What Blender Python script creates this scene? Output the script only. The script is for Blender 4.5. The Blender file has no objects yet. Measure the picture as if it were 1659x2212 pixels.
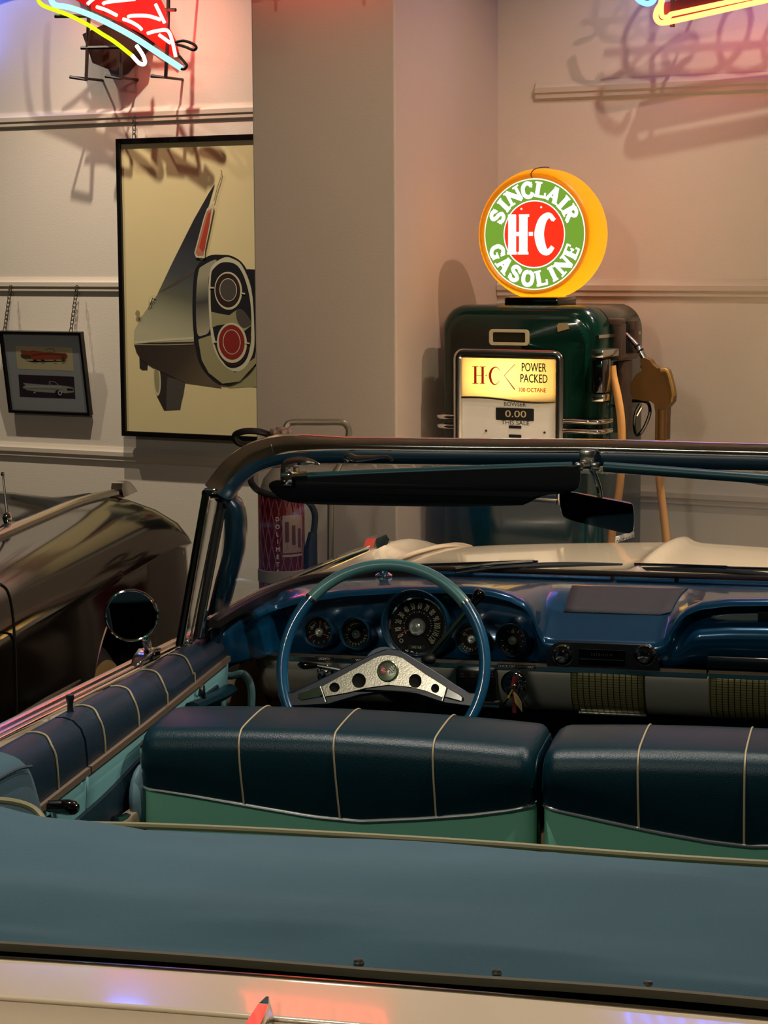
import bpy, bmesh, math, random
from mathutils import Vector, Matrix
from mathutils.geometry import tessellate_polygon
random.seed(7)
SC = bpy.context.scene
COL = SC.collection
PI = math.pi

# ------------------------------------------------------------------ camera
F = 4600.; PSI = .24; PHI = math.atan((1106-540)/F); RHO = .0055
CAM = Vector((.631, 0., 1.75))
def _basis():
    s, c = math.sin(PSI), math.cos(PSI)
    r0 = Vector((c, s, 0)); fh = Vector((-s, c, 0)); z = Vector((0, 0, 1))
    fw = fh*math.cos(PHI) - z*math.sin(PHI)
    u0 = fh*math.sin(PHI) + z*math.cos(PHI)
    return r0*math.cos(RHO)-u0*math.sin(RHO), u0*math.cos(RHO)+r0*math.sin(RHO), fw
R_, U_, FW_ = _basis()
# measuring helpers: where a sight line of the photograph meets a known plane of the place
def ray(x, y): return FW_ + R_*((x-829.5)/F) - U_*((y-1106)/F)
def onP(x, y, p0, n):
    d = ray(x, y); n = Vector(n)
    return CAM + d*(n.dot(Vector(p0)-CAM)/n.dot(d))
def onX(x, y, v): return onP(x, y, (v, 0, 0), (1, 0, 0))
def onY(x, y, v): return onP(x, y, (0, v, 0), (0, 1, 0))
def onZ(x, y, v): return onP(x, y, (0, 0, v), (0, 0, 1))
def onD(x, y, d): return CAM + ray(x, y)*d

cd = bpy.data.cameras.new('camera'); co = bpy.data.objects.new('camera', cd); COL.objects.link(co)
co.matrix_world = Matrix(((R_.x, U_.x, -FW_.x, CAM.x), (R_.y, U_.y, -FW_.y, CAM.y), (R_.z, U_.z, -FW_.z, CAM.z), (0, 0, 0, 1)))
cd.sensor_fit = 'HORIZONTAL'; cd.sensor_width = 36.; cd.lens = F*36./1659.; cd.clip_start = .05; cd.clip_end = 60
SC.camera = co

# the wall frame: u along the wall to the right, v into the wall, z up; origin at the inner corner
WA = .26
WE = Vector((math.cos(WA), -math.sin(WA), 0)); WN = Vector((math.sin(WA), math.cos(WA), 0))
WO = Vector((-.8422, 7.8121, 0))
WM = Matrix(((WE.x, WN.x, 0, WO.x), (WE.y, WN.y, 0, WO.y), (0, 0, 1, 0), (0, 0, 0, 1)))
VL, VC = .416, -.797            # left wall plane, column front plane
def onW(x, y, v):               # -> wall frame (u, v, z)
    p = onP(x, y, WO+WN*v, WN) - WO
    return Vector((p.dot(WE), v, p.z))
def W2(u, v, z): return WO + WE*u + WN*v + Vector((0, 0, z))

# ------------------------------------------------------------------ materials
def lin(h):
    h = h.lstrip('#'); o = []
    for i in (0, 2, 4):
        c = int(h[i:i+2], 16)/255.
        o.append(c/12.92 if c <= .04045 else ((c+.055)/1.055)**2.4)
    return (o[0], o[1], o[2], 1.)
MATS = {}
def mat(name, hexc='#808080', rough=.5, metal=0., coat=0., spec=.5, bump=0., bscale=80., var=0., vscale=12., emit=None, estr=0., sheen=0., aniso=0., crough=.05):
    m = bpy.data.materials.new(name); m.use_nodes = True
    nt = m.node_tree; b = nt.nodes['Principled BSDF']; I = b.inputs
    c = lin(hexc) if isinstance(hexc, str) else tuple(hexc)+(1.,)
    I['Base Color'].default_value = c; I['Roughness'].default_value = rough; I['Metallic'].default_value = metal
    I['Coat Weight'].default_value = coat; I['Coat Roughness'].default_value = crough; I['Specular IOR Level'].default_value = spec
    if sheen: I['Sheen Weight'].default_value = sheen; I['Sheen Roughness'].default_value = .5
    if aniso: I['Anisotropic'].default_value = aniso
    if emit:
        I['Emission Color'].default_value = lin(emit) if isinstance(emit, str) else tuple(emit)+(1.,)
        I['Emission Strength'].default_value = estr
    if bump or var:
        tc = nt.nodes.new('ShaderNodeTexCoord')
    if var:
        n = nt.nodes.new('ShaderNodeTexNoise'); n.inputs['Scale'].default_value = vscale; n.inputs['Detail'].default_value = 5
        r = nt.nodes.new('ShaderNodeMapRange'); r.inputs[3].default_value = 1-var; r.inputs[4].default_value = 1+var
        x = nt.nodes.new('ShaderNodeMix'); x.data_type = 'RGBA'; x.blend_type = 'MULTIPLY'; x.inputs[0].default_value = 1
        x.inputs[6].default_value = c
        nt.links.new(tc.outputs['Object'], n.inputs['Vector']); nt.links.new(n.outputs[0], r.inputs[0])
        nt.links.new(r.outputs[0], x.inputs[7]); nt.links.new(x.outputs[2], I['Base Color'])
    if bump:
        n = nt.nodes.new('ShaderNodeTexNoise'); n.inputs['Scale'].default_value = bscale; n.inputs['Detail'].default_value = 4
        bp = nt.nodes.new('ShaderNodeBump'); bp.inputs['Strength'].default_value = bump; bp.inputs['Distance'].default_value = .004
        nt.links.new(tc.outputs['Object'], n.inputs['Vector']); nt.links.new(n.outputs[0], bp.inputs['Height']); nt.links.new(bp.outputs[0], I['Normal'])
    MATS[name] = m
    return m
def emis(name, col, strength):
    m = bpy.data.materials.new(name); m.use_nodes = True; nt = m.node_tree
    nt.nodes.remove(nt.nodes['Principled BSDF'])
    e = nt.nodes.new('ShaderNodeEmission'); e.inputs[0].default_value = tuple(col)+(1.,); e.inputs[1].default_value = strength
    nt.links.new(e.outputs[0], nt.nodes['Material Output'].inputs[0]); MATS[name] = m
    return m
def glass(name, tint=(1, 1, 1), ior=1.5, rough=0.):
    m = bpy.data.materials.new(name); m.use_nodes = True; nt = m.node_tree
    nt.nodes.remove(nt.nodes['Principled BSDF'])
    t = nt.nodes.new('ShaderNodeBsdfTransparent'); t.inputs[0].default_value = tuple(tint)+(1.,)
    g = nt.nodes.new('ShaderNodeBsdfGlossy'); g.inputs['Roughness'].default_value = rough
    lw = nt.nodes.new('ShaderNodeLayerWeight'); lw.inputs[0].default_value = .5
    pw = nt.nodes.new('ShaderNodeMath'); pw.operation = 'POWER'; pw.inputs[1].default_value = 4.2; nt.links.new(lw.outputs['Facing'], pw.inputs[0])
    f = nt.nodes.new('ShaderNodeMath'); f.operation = 'MULTIPLY_ADD'; f.inputs[1].default_value = .85; f.inputs[2].default_value = ((ior-1)/(ior+1))**2
    nt.links.new(pw.outputs[0], f.inputs[0])
    x = nt.nodes.new('ShaderNodeMixShader')
    nt.links.new(f.outputs[0], x.inputs[0]); nt.links.new(t.outputs[0], x.inputs[1]); nt.links.new(g.outputs[0], x.inputs[2])
    nt.links.new(x.outputs[0], nt.nodes['Material Output'].inputs[0]); MATS[name] = m
    return m
def translucent(name, hexc, frac=.7, rough=.35):
    m = bpy.data.materials.new(name); m.use_nodes = True; nt = m.node_tree
    b = nt.nodes['Principled BSDF']; b.inputs['Base Color'].default_value = lin(hexc); b.inputs['Roughness'].default_value = rough
    t = nt.nodes.new('ShaderNodeBsdfTranslucent'); t.inputs[0].default_value = lin(hexc)
    x = nt.nodes.new('ShaderNodeMixShader'); x.inputs[0].default_value = frac
    nt.links.new(b.outputs[0], x.inputs[1]); nt.links.new(t.outputs[0], x.inputs[2])
    nt.links.new(x.outputs[0], nt.nodes['Material Output'].inputs[0]); MATS[name] = m
    return m

# ------------------------------------------------------------------ mesh building
class MB:
    def __init__(s, xf=None): s.v = []; s.f = []; s.m = []; s.xf = xf
    def add(s, vs, fs, m=0, xf=None):
        o = len(s.v)
        for p in vs:
            p = Vector(p)
            if xf is not None: p = xf @ p
            if s.xf is not None: p = s.xf @ p
            s.v.append(p)
        for f in fs: s.f.append([i+o for i in f]); s.m.append(m)
        return s
    def box(s, lo, hi, m=0, xf=None, bev=0., seg=2):
        bm = bmesh.new(); bmesh.ops.create_cube(bm, size=1.)
        lo, hi = Vector(lo), Vector(hi); c = (lo+hi)/2; d = hi-lo
        for v in bm.verts: v.co = Vector((v.co.x*d.x, v.co.y*d.y, v.co.z*d.z))+c
        if bev: bmesh.ops.bevel(bm, geom=bm.edges[:], offset=bev, segments=seg, profile=.5, affect='EDGES')
        bm.verts.ensure_lookup_table(); bm.verts.index_update()
        s.add([v.co.copy() for v in bm.verts], [[v.index for v in f.verts] for f in bm.faces], m, xf); bm.free(); return s
    def grid(s, rows, m=0, xf=None, close_u=False, close_v=False):
        nr, nc = len(rows), len(rows[0]); vs = [p for r in rows for p in r]; fs = []
        for i in range(nr if close_v else nr-1):
            for j in range(nc if close_u else nc-1):
                a = i*nc+j; b = i*nc+(j+1) % nc; c = ((i+1) % nr)*nc+(j+1) % nc; d = ((i+1) % nr)*nc+j
                fs.append([a, b, c, d])
        return s.add(vs, fs, m, xf)
    def lathe(s, prof, xf=None, seg=32, m=0, cap=True):
        rows = [[(r*math.cos(2*PI*k/seg), r*math.sin(2*PI*k/seg), h) for k in range(seg)] for r, h in prof]
        s.grid(rows, m, xf, close_u=True)
        if cap:
            for r in (rows[0], rows[-1]):
                if abs(r[0][0]) > 1e-6: s.add(r, [list(range(seg))], m, xf)
        return s
    def tube(s, pts, r, seg=10, m=0, xf=None, closed=False, cap=True, flat=1., up=None):
        pts = [Vector(p) for p in pts]; n = len(pts); rows = []; prev = None
        for i, p in enumerate(pts):
            a = pts[(i-1) % n] if (closed or i > 0) else p; b = pts[(i+1) % n] if (closed or i < n-1) else p
            t = (b-a).normalized()
            if up is not None: x = t.cross(Vector(up)).normalized()
            elif prev is None:
                x = t.cross(Vector((0, 0, 1)))
                if x.length < .05: x = t.cross(Vector((0, 1, 0)))
                x.normalize()
            else: x = (prev - t*prev.dot(t)).normalized()
            prev = x; y = x.cross(t); rr = r[i] if isinstance(r, (list, tuple)) else r
            rows.append([p + x*(rr*math.cos(2*PI*k/seg)) + y*(rr*flat*math.sin(2*PI*k/seg)) for k in range(seg)])
        s.grid(rows, m, xf, close_u=True, close_v=closed)
        if cap and not closed:
            s.add(rows[0], [list(range(seg))], m, xf); s.add(rows[-1], [list(range(seg))[::-1]], m, xf)
        return s
    def sweep(s, pts, prof, up=(0, 0, 1), m=0, xf=None, closed=False, cap=True):
        # prof: closed 2-d outline (side, up) swept along pts
        pts = [Vector(p) for p in pts]; n = len(pts); rows = []; up = Vector(up)
        for i, p in enumerate(pts):
            a = pts[(i-1) % n] if (closed or i > 0) else p; b = pts[(i+1) % n] if (closed or i < n-1) else p
            t = (b-a).normalized(); x = t.cross(up).normalized(); y = x.cross(t)
            rows.append([p+x*q[0]+y*q[1] for q in prof])
        s.grid(rows, m, xf, close_u=True, close_v=closed)
        if cap and not closed:
            s.add(rows[0], [list(range(len(prof)))], m, xf); s.add(rows[-1], [list(range(len(prof)))[::-1]], m, xf)
        return s
    def prism(s, poly, h0, h1, m=0, xf=None, holes=(), side=True):
        loops = [list(poly)]+[list(h) for h in holes]
        tri = tessellate_polygon([[Vector((p[0], p[1], 0)) for p in l] for l in loops])
        flat = [p for l in loops for p in l]; n = len(flat)
        vs = [(p[0], p[1], h0) for p in flat]+[(p[0], p[1], h1) for p in flat]
        fs = [list(t) for t in tri]+[[i+n for i in t][::-1] for t in tri]; o = 0
        if side:
            for l in loops:
                k = len(l)
                for i in range(k): fs.append([o+i, o+(i+1) % k, o+n+(i+1) % k, o+n+i])
                o += k
        return s.add(vs, fs, m, xf)
    def ribbon(s, pts, w, h0, h1, m=0, xf=None):
        # flat stroke of width w along 2-d pts
        pts = [Vector((p[0], p[1])) for p in pts]; L = []; Rr = []
        for i, p in enumerate(pts):
            a = pts[max(i-1, 0)]; b = pts[min(i+1, len(pts)-1)]; t = (b-a).normalized(); nn = Vector((-t.y, t.x))
            ww = (w[i] if isinstance(w, (list, tuple)) else w)/2
            L.append(p+nn*ww); Rr.append(p-nn*ww)
        return s.prism([(p.x, p.y) for p in L+Rr[::-1]], h0, h1, m, xf) if False else s._rib(L, Rr, h0, h1, m, xf)
    def _rib(s, L, Rr, h0, h1, m, xf):
        rows = [[(p.x, p.y, h1) for p in L], [(p.x, p.y, h1) for p in Rr], [(p.x, p.y, h0) for p in Rr], [(p.x, p.y, h0) for p in L]]
        n = len(L); rows = [[rows[k][i] for k in range(4)] for i in range(n)]
        s.grid(rows, m, xf, close_u=True); s.add(rows[0], [[0, 1, 2, 3]], m, xf); s.add(rows[-1], [[3, 2, 1, 0]], m, xf); return s
    def ball(s, c, r, m=0, xf=None, seg=16, rings=10, sc=(1, 1, 1)):
        c = Vector(c); rows = []
        for i in range(rings+1):
            a = -PI/2+PI*i/rings
            rows.append([(c.x+r*sc[0]*math.cos(a)*math.cos(2*PI*k/seg), c.y+r*sc[1]*math.cos(a)*math.sin(2*PI*k/seg), c.z+r*sc[2]*math.sin(a)) for k in range(seg)])
        return s.grid(rows, m, xf, close_u=True)
    def build(s, name, mats, parent=None, smooth=35, sub=0, solid=0., bevel=0., loc=None):
        if not isinstance(mats, (list, tuple)): mats = [mats]
        me = bpy.data.meshes.new(name)
        if loc is None:
            lo = Vector((min(p[i] for p in s.v) for i in range(3))); hi = Vector((max(p[i] for p in s.v) for i in range(3)))
            loc = (lo+hi)/2
            if parent is None: loc.z = lo.z
        loc = Vector(loc)
        me.from_pydata([p-loc for p in s.v], [], s.f)
        for mm in mats: me.materials.append(mm)
        for p, i in zip(me.polygons, s.m): p.material_index = i
        bm = bmesh.new(); bm.from_mesh(me); bmesh.ops.remove_doubles(bm, verts=bm.verts, dist=1e-6)
        bmesh.ops.recalc_face_normals(bm, faces=bm.faces); bm.to_mesh(me); bm.free()
        if smooth:
            me.shade_smooth(); me.set_sharp_from_angle(angle=math.radians(smooth))
        o = bpy.data.objects.new(name, me); COL.objects.link(o)
        WLOC[o.name] = loc
        if parent is not None: o.parent = parent; o.location = loc-WLOC[parent.name]
        else: o.location = loc
        if solid:
            md = o.modifiers.new('solid', 'SOLIDIFY'); md.thickness = solid; md.offset = -1
        if bevel:
            md = o.modifiers.new('bevel', 'BEVEL'); md.width = bevel; md.segments = 2; md.limit_method = 'ANGLE'; md.angle_limit = math.radians(40)
        if sub:
            md = o.modifiers.new('sub', 'SUBSURF'); md.levels = sub; md.render_levels = sub
        return o
WLOC = {}
def thing(name, label, cat, loc, group=None):
    o = bpy.data.objects.new(name, None); o.empty_display_size = .1; COL.objects.link(o)
    o.location = loc; WLOC[o.name] = Vector(loc); o['label'] = label; o['category'] = cat
    if group: o['group'] = group
    return o
def struct(o): o['kind'] = 'structure'; return o

def catmull(pts, n=6, closed=False):
    pts = [Vector(p) for p in pts]; N = len(pts); out = []
    for i in range(N if closed else N-1):
        g = lambda k: pts[k % N] if closed else pts[max(0, min(N-1, k))]
        a, b, c, d = g(i-1), g(i), g(i+1), g(i+2)
        for k in range(n):
            t = k/n
            out.append(.5*((2*b)+(c-a)*t+(2*a-5*b+4*c-d)*t*t+(3*b-a-3*c+d)*t**3))
    if not closed: out.append(pts[-1])
    return out
def interp(tab, x):
    if x <= tab[0][0]: return tab[0][1]
    for (a, p), (b, q) in zip(tab, tab[1:]):
        if x <= b: return p+(q-p)*(x-a)/(b-a)
    return tab[-1][1]
def ss(a, b, x):
    t = max(0., min(1., (x-a)/(b-a))); return t*t*(3-2*t)
def arc(cx, cy, r, a0, a1, n=16, ry=None):
    ry = r if ry is None else ry
    return [(cx+r*math.cos(math.radians(a0+(a1-a0)*k/n)), cy+ry*math.sin(math.radians(a0+(a1-a0)*k/n))) for k in range(n+1)]
def circ(cx, cy, r, n=32, ry=None): return arc(cx, cy, r, 0, 360*(n-1)/n, n-1, ry)
def rrect(x0, y0, x1, y1, r, n=5):
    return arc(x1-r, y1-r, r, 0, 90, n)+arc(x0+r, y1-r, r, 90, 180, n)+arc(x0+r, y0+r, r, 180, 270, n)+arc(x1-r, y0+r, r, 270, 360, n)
def frame_xf(o, ex, ey):
    ex = Vector(ex).normalized(); ey = Vector(ey); ey = (ey-ex*ey.dot(ex)).normalized(); ez = ex.cross(ey); o = Vector(o)
    return Matrix(((ex.x, ey.x, ez.x, o.x), (ex.y, ey.y, ez.y, o.y), (ex.z, ey.z, ez.z, o.z), (0, 0, 0, 1)))
def axis_xf(o, z, x=(1, 0, 0)):
    z = Vector(z).normalized(); x = Vector(x)
    if abs(x.normalized().dot(z)) > .95: x = Vector((0, 0, 1))
    x = (x-z*x.dot(z)).normalized(); y = z.cross(x); o = Vector(o)
    return Matrix(((x.x, y.x, z.x, o.x), (x.y, y.y, z.y, o.y), (x.z, y.z, z.z, o.z), (0, 0, 0, 1)))
_tc = {}
def text_geo(t):
    # letters of the built-in face as a unit-height mesh (verts, faces, width)
    if t in _tc: return _tc[t]
    cu = bpy.data.curves.new('t', 'FONT'); cu.body = t; cu.size = 1.; cu.resolution_u = 3
    ob = bpy.data.objects.new('t', cu); me = ob.to_mesh()
    vs = [(v.co.x/.7, v.co.y/.7) for v in me.vertices]; fs = [list(p.vertices) for p in me.polygons]
    ob.to_mesh_clear(); bpy.data.objects.remove(ob); bpy.data.curves.remove(cu)
    w0 = min(v[0] for v in vs); w1 = max(v[0] for v in vs)
    _tc[t] = ([(x-w0, y) for x, y in vs], fs, w1-w0); return _tc[t]
def put_text(mb, t, h, xf, m=0, wx=1., z=0., align='C', bold=0., depth=.0004):
    # bold > 0 lays offset copies for a heavier stroke; each letter is given a small thickness
    vs, fs, w = text_geo(t); sx = h*wx
    x0 = -w*sx/2 if align == 'C' else 0
    offs = [(0, 0)] if not bold else [(-bold, 0), (bold, 0), (0, bold*.6), (0, -bold*.6)]
    for k, (ox, oy) in enumerate(offs):
        mb.add([(x0+x*sx+ox*h, y*h+oy*h, z+depth+k*1e-5) for x, y in vs], fs, m, xf)
# ------------------------------------------------------------------ palette
wall_m = mat('warm white wall paint', '#d2c8b8', .75, bump=.12, bscale=160, var=.03, vscale=3)
col_m = mat('column paint', '#b9ad9d', .75, bump=.12, bscale=160, var=.03, vscale=3)
rail_m = mat('rail paint', '#c6baa8', .45)
floor_m = mat('dark polished floor', '#4a463f', .3, var=.1, vscale=2)
ceil_m = mat('dark ceiling', '#b5a893', .8, var=.05, vscale=2)
room_m = mat('far wall paint', '#a89c88', .8, var=.05, vscale=2)
chrome = mat('chrome', (.80, .79, .76), .06, 1.)
chrome_soft = mat('worn chrome', (.62, .60, .55), .17, 1., bump=.04, bscale=300)
steel = mat('brushed steel trim', (.56, .54, .44), .36, .6, bump=.05, bscale=250)
blackgloss = mat('black gloss', '#050505', .12, coat=.6)
rubber = mat('black rubber', '#0b0a09', .55)
darkvoid = mat('dark hole', '#030303', .8)
brown_iron = mat('painted brown iron', '#2a1a14', .45)
frame_black = mat('black picture frame', '#0b0a0b', .3)
white_p = mat('white print', '#e8e6dc', .5)
black_p = mat('black print', '#161413', .5)
red_p = mat('red print', '#b8301c', .5)
cream_p = mat('cream paper', '#c8b98b', .6)
clear = glass('clear glass', (1, 1, 1), 1.45)
pic_glass = glass('picture glass', (1, 1, 1), 1.5)
dark_mirror = mat('mirror glass', (.16, .17, .17), .02, 1.)

neon_red = emis('red neon', (1., .045, .04), 28.); neon_red2 = emis('soft red neon', (1., .05, .03), 7.)
neon_cyan = emis('cyan white neon', (.36, 1., .85), 1.6)
neon_yel = emis('yellow green neon', (.62, .86, .01), 1.5)
neon_white = emis('white neon', (1., .95, .9), 3.)
neon_blue = emis('blue neon', (.05, .14, 1.), 24.)
neon_org = emis('red orange neon', (1., .11, .03), 11.)
neon_green = emis('green neon', (.03, .9, .42), 5.)
neon_off = mat('blacked out neon tube', '#0d0909', .3)

# ------------------------------------------------------------------ room
def WF(v0):        # local (x along wall, y up, h towards the room) on the plane v = v0
    return WM @ Matrix(((1, 0, 0, 0), (0, 0, -1, v0), (0, 1, 0, 0), (0, 0, 0, 1)))
H = 4.4; COLU = -.563
def sbox(name, lo, hi, m, bev=0.):
    return struct(MB(WM).box(lo, hi, bev=bev).build(name, m, smooth=0))
sbox('floor', (-5.6, -10.6, -.1), (4.6, 1.2, 0), floor_m)
sbox('ceiling', (-5.6, -10.6, H), (4.6, 1.2, H+.1), ceil_m)
sbox('wall_left', (-5.5, VL, 0), (COLU+.05, VL+.15, H), wall_m)
sbox('wall_right', (-.001, 0, 0), (4.5, .15, H), wall_m)
sbox('column', (COLU, VC, 0), (0, VL+.149, H), col_m, .006)
sbox('wall_side', (-5.6, -10.5, 0), (-5.45, VL+.14, H), room_m)
sbox('wall_far_side', (4.45, -10.5, 0), (4.6, .14, H), room_m)
sbox('wall_back', (-5.44, -10.6, 0), (4.44, -10.45, H), room_m)
def rail(name, u0, u1, v, z):
    mb = MB(WM)
    prof = [(0, -.032), (.005, -.032), (.010, -.026), (.010, -.012), (.015, -.006), (.015, .012), (.009, .02), (.005, .032), (0, .032)]
    rows = [[(u, v-p[0], z+p[1]) for p in prof] for u in (u0, u1)]
    mb.grid(rows, 0, close_u=True); n = len(prof)
    mb.add(rows[0], [list(range(n))]); mb.add(rows[1], [list(range(n))[::-1]])
    return struct(mb.build(name, rail_m, smooth=30))
for i, z in enumerate((2.325, 1.605, .868)): rail('trim_%d' % (i+1), -5.44, COLU-.001, VL, z)
rail('trim_4', .155, 4.44, 0, 2.318); rail('trim_5', .002, 4.44, 0, 1.607); rail('trim_6', .002, 4.44, 0, .868)

# ------------------------------------------------------------------ pictures on the left wall
def chain(name, p0, p1, parent, m, link=.026):
    p0, p1 = Vector(p0), Vector(p1); L = (p1-p0).length; n = max(2, round(L/(link*.72))); mb = MB()
    ax = (p1-p0).normalized()
    for i in range(n):
        c = p0+(p1-p0)*((i+.5)/n); side = WE if i % 2 else (WN*.8+WE*.6)
        side = (side-ax*side.dot(ax)).normalized(); pts = []
        for k in range(12):
            a = 2*PI*k/12; pts.append(c+side*(.0065*math.cos(a))+ax*(math.sin(a)*.007+(link/2-.007)*(1 if math.sin(a) > 0 else -1)))
        mb.tube(pts, .0019, 5, closed=True)
    return mb.build(name, m, parent)
iron = mat('dark chain iron', '#3b352c', .4, .7)
pv = VL-.062
def pts2(lst, v): return [tuple(onW(x, y, v)[i] for i in (0, 2)) for x, y in lst]
poster = thing('framed_poster', 'tall black-framed poster of a tail-finned car on cream paper, hung by chain', 'poster', W2(-1.5, pv, .955))
pu0, pz1 = onW(249, 300, pv)[0], onW(249, 300, pv)[2]; pz0 = .957; pu1 = pu0+.92
mb = MB(WF(pv))
mb.prism([(pu0, pz0), (pu1, pz0), (pu1, pz1), (pu0, pz1)], -.03, 0, holes=[[(pu0+.022, pz0+.022), (pu1-.022, pz0+.022), (pu1-.022, pz1-.022), (pu0+.022, pz1-.022)]])
mb.build('frame', frame_black, poster, smooth=0, bevel=.002)
# printed picture: flat inks laid one over another
def grad(name, stops, p0, p1):
    # printed tone that runs between two points of the sheet
    m = bpy.data.materials.new(name); m.use_nodes = True; nt = m.node_tree; b = nt.nodes['Principled BSDF']; b.inputs['Roughness'].default_value = .55
    g = nt.nodes.new('ShaderNodeNewGeometry'); s = nt.nodes.new('ShaderNodeVectorMath'); s.operation = 'SUBTRACT'; s.inputs[1].default_value = p0
    d = nt.nodes.new('ShaderNodeVectorMath'); d.operation = 'DOT_PRODUCT'; D = Vector(p1)-Vector(p0); d.inputs[1].default_value = D/D.length_squared
    r = nt.nodes.new('ShaderNodeValToRGB')
    while len(r.color_ramp.elements) < len(stops): r.color_ramp.elements.new(.5)
    for e, (t, c) in zip(r.color_ramp.elements, stops): e.position = t; e.color = lin(c)
    nt.links.new(g.outputs['Position'], s.inputs[0]); nt.links.new(s.outputs[0], d.inputs[0]); nt.links.new(d.outputs['Value'], r.inputs[0]); nt.links.new(r.outputs[0], b.inputs['Base Color'])
    return m
def wp(x, y, v=pv): return tuple(onP(x, y, WO+WN*v, WN))
ink_body = grad('body ink', [(0, '#1b1c20'), (.3, '#202228'), (.55, '#3c3f42'), (.70, '#565747'), (.85, '#8f8c70'), (1, '#a8a486')], wp(440, 420), wp(380, 740))
ink_low = grad('lower body ink', [(0, '#2a2119'), (.5, '#362b20'), (1, '#574a36')], wp(330, 745), wp(420, 850))
ink_rim = grad('rim ink', [(0, '#8f8b72'), (.4, '#3a3a36'), (1, '#a0987a')], wp(430, 600), wp(450, 730))
inks = [mat('poster cream', '#cfbf8e', .6, var=.03, vscale=8), ink_body, ink_low, mat('ink black', '#141318', .5), mat('ink lens red', '#a33a28', .5), mat('ink chrome', '#b9b394', .5),
        mat('ink dark maroon', '#2c1614', .5), mat('ink brake red', '#7c1f18', .5), mat('ink tyre', '#2b2420', .5), mat('ink olive', '#8c8560', .5), mat('ink grey', '#45403a', .5), ink_rim, mat('ink pink', '#a86a50', .5)]
art = MB(WF(pv+.012))
art.prism([(pu0+.02, pz0+.02), (pu1-.02, pz0+.02), (pu1-.02, pz1-.02), (pu0+.02, pz1-.02)], -.003, 0)
_h = [0.]
def ink(px, m):
    _h[0] += .00022; art.prism(pts2([(280+x/4.021, 350+y/4.021) for x, y in px], pv+.012), _h[0]-.0002, _h[0], m, side=False)
def ink_smooth(px, m): ink([tuple(p)[:2] for p in catmull([(a, b, 0) for a, b in px], 4, closed=True)], m)
def inkc(cx, cy, rx, ry, m, tilt=0, hole=None):
    P = circ(0, 0, rx, 40, ry); c, s = math.cos(tilt), math.sin(tilt)
    ink([(cx+x*c-y*s, cy+x*s+y*c) for x, y in P], m)
def inkline(pts, w, m):
    _h[0] += .00022; q = pts2([(280+x/4.021, 350+y/4.021) for x, y in pts], pv+.012); art.ribbon(q, w, _h[0]-.0002, _h[0], m)
# the far side of the car, mostly behind the column
ink([(1020, 930), (1120, 935), (1400, 980), (1900, 1080), (1900, 2010), (950, 1950), (1000, 1300)], 3)
ink([(820, 1900), (1130, 1760), (1900, 1800), (1900, 1960), (1130, 1952), (860, 1965)], 9)
ink([(85, 1690), (160, 1740), (155, 1808), (110, 1808), (88, 1790)], 8)                    # far tyre
ink([(205, 1720), (490, 1800), (478, 1920), (440, 2150), (300, 2158), (240, 2040), (215, 1900)], 8)      # near tyre
ink([(330, 1870), (486, 1900), (470, 2010), (436, 2150), (320, 2155), (322, 1990)], 10)
inkc(240, 1890, 32, 140, 5, -.05); inkc(238, 1885, 22, 118, 9, -.05)
ink([(560, 1120), (43, 1462), (40, 1575), (60, 1650), (105, 1720), (210, 1790), (480, 1915), (800, 1960), (700, 1700), (620, 1500)], 2)
ink([(742, 190), (690, 270), (560, 500), (380, 860), (240, 1155), (105, 1345), (43, 1462), (38, 1572), (560, 1560), (560, 1050), (640, 870), (575, 810), (575, 760), (650, 480), (680, 400)], 1)
ink([(640, 860), (590, 900), (400, 1040), (250, 1140), (420, 1060), (560, 960)], 10)
inkline([(40, 1570), (300, 1545), (555, 1530)], .010, 5); inkline([(40, 1585), (300, 1588), (560, 1580)], .004, 9)
ink_smooth([(800, 805), (690, 815), (590, 900), (560, 1000), (548, 1250), (560, 1500), (600, 1720), (680, 1850), (810, 1940), (960, 1900), (1100, 1750), (1130, 1500), (1080, 1100), (1000, 900), (900, 820)], 3)
ink_smooth([(640, 900), (600, 960), (580, 1200), (590, 1480), (640, 1505), (700, 1450), (700, 1200), (690, 1000), (760, 850)], 11)
ink([(600, 1540), (720, 1500), (780, 1700), (920, 1830), (1090, 1700), (1115, 1560), (1110, 1740), (960, 1905), (810, 1925), (690, 1830), (630, 1720)], 9)
ink_smooth([(830, 828), (740, 880), (700, 960), (690, 1150), (700, 1400), (730, 1600), (800, 1740), (900, 1815), (1000, 1790), (1080, 1640), (1085, 1400), (1060, 1100), (980, 900), (900, 840)], 5)
ink_smooth([(820, 870), (740, 920), (710, 1000), (712, 1310), (750, 1560), (820, 1740), (900, 1790), (1000, 1740), (1050, 1600), (1060, 1300), (1020, 1060), (940, 900)], 3)
ink([(712, 1300), (800, 1320), (870, 1330), (940, 1280), (1000, 1300), (1060, 1420), (1000, 1470), (900, 1400), (760, 1420), (720, 1440)], 9)
ink_smooth([(930, 1290), (980, 1280), (1040, 1350), (1060, 1410), (990, 1440), (940, 1380)], 10)
ink_smooth([(742, 1560), (790, 1700), (880, 1770), (980, 1740), (1050, 1600), (1050, 1480), (960, 1660), (860, 1720)], 6)
inkc(862, 1118, 120, 165, 5, -.06); inkc(858, 1115, 108, 148, 6, -.06); inkc(862, 1110, 76, 100, 5, -.06); inkc(862, 1110, 70, 94, 10, -.06)
inkc(895, 1570, 130, 175, 5, -.06); inkc(893, 1565, 112, 152, 7, -.06); inkc(893, 1562, 77, 108, 5, -.06); inkc(893, 1562, 71, 102, 7, -.06)
inkline([(700, 1090), (740, 1092)], .006, 5); inkline([(975, 1135), (1010, 1145)], .006, 5); inkline([(730, 1560), (765, 1562)], .006, 5); inkline([(1010, 1570), (1050, 1575)], .006, 5)
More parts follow.
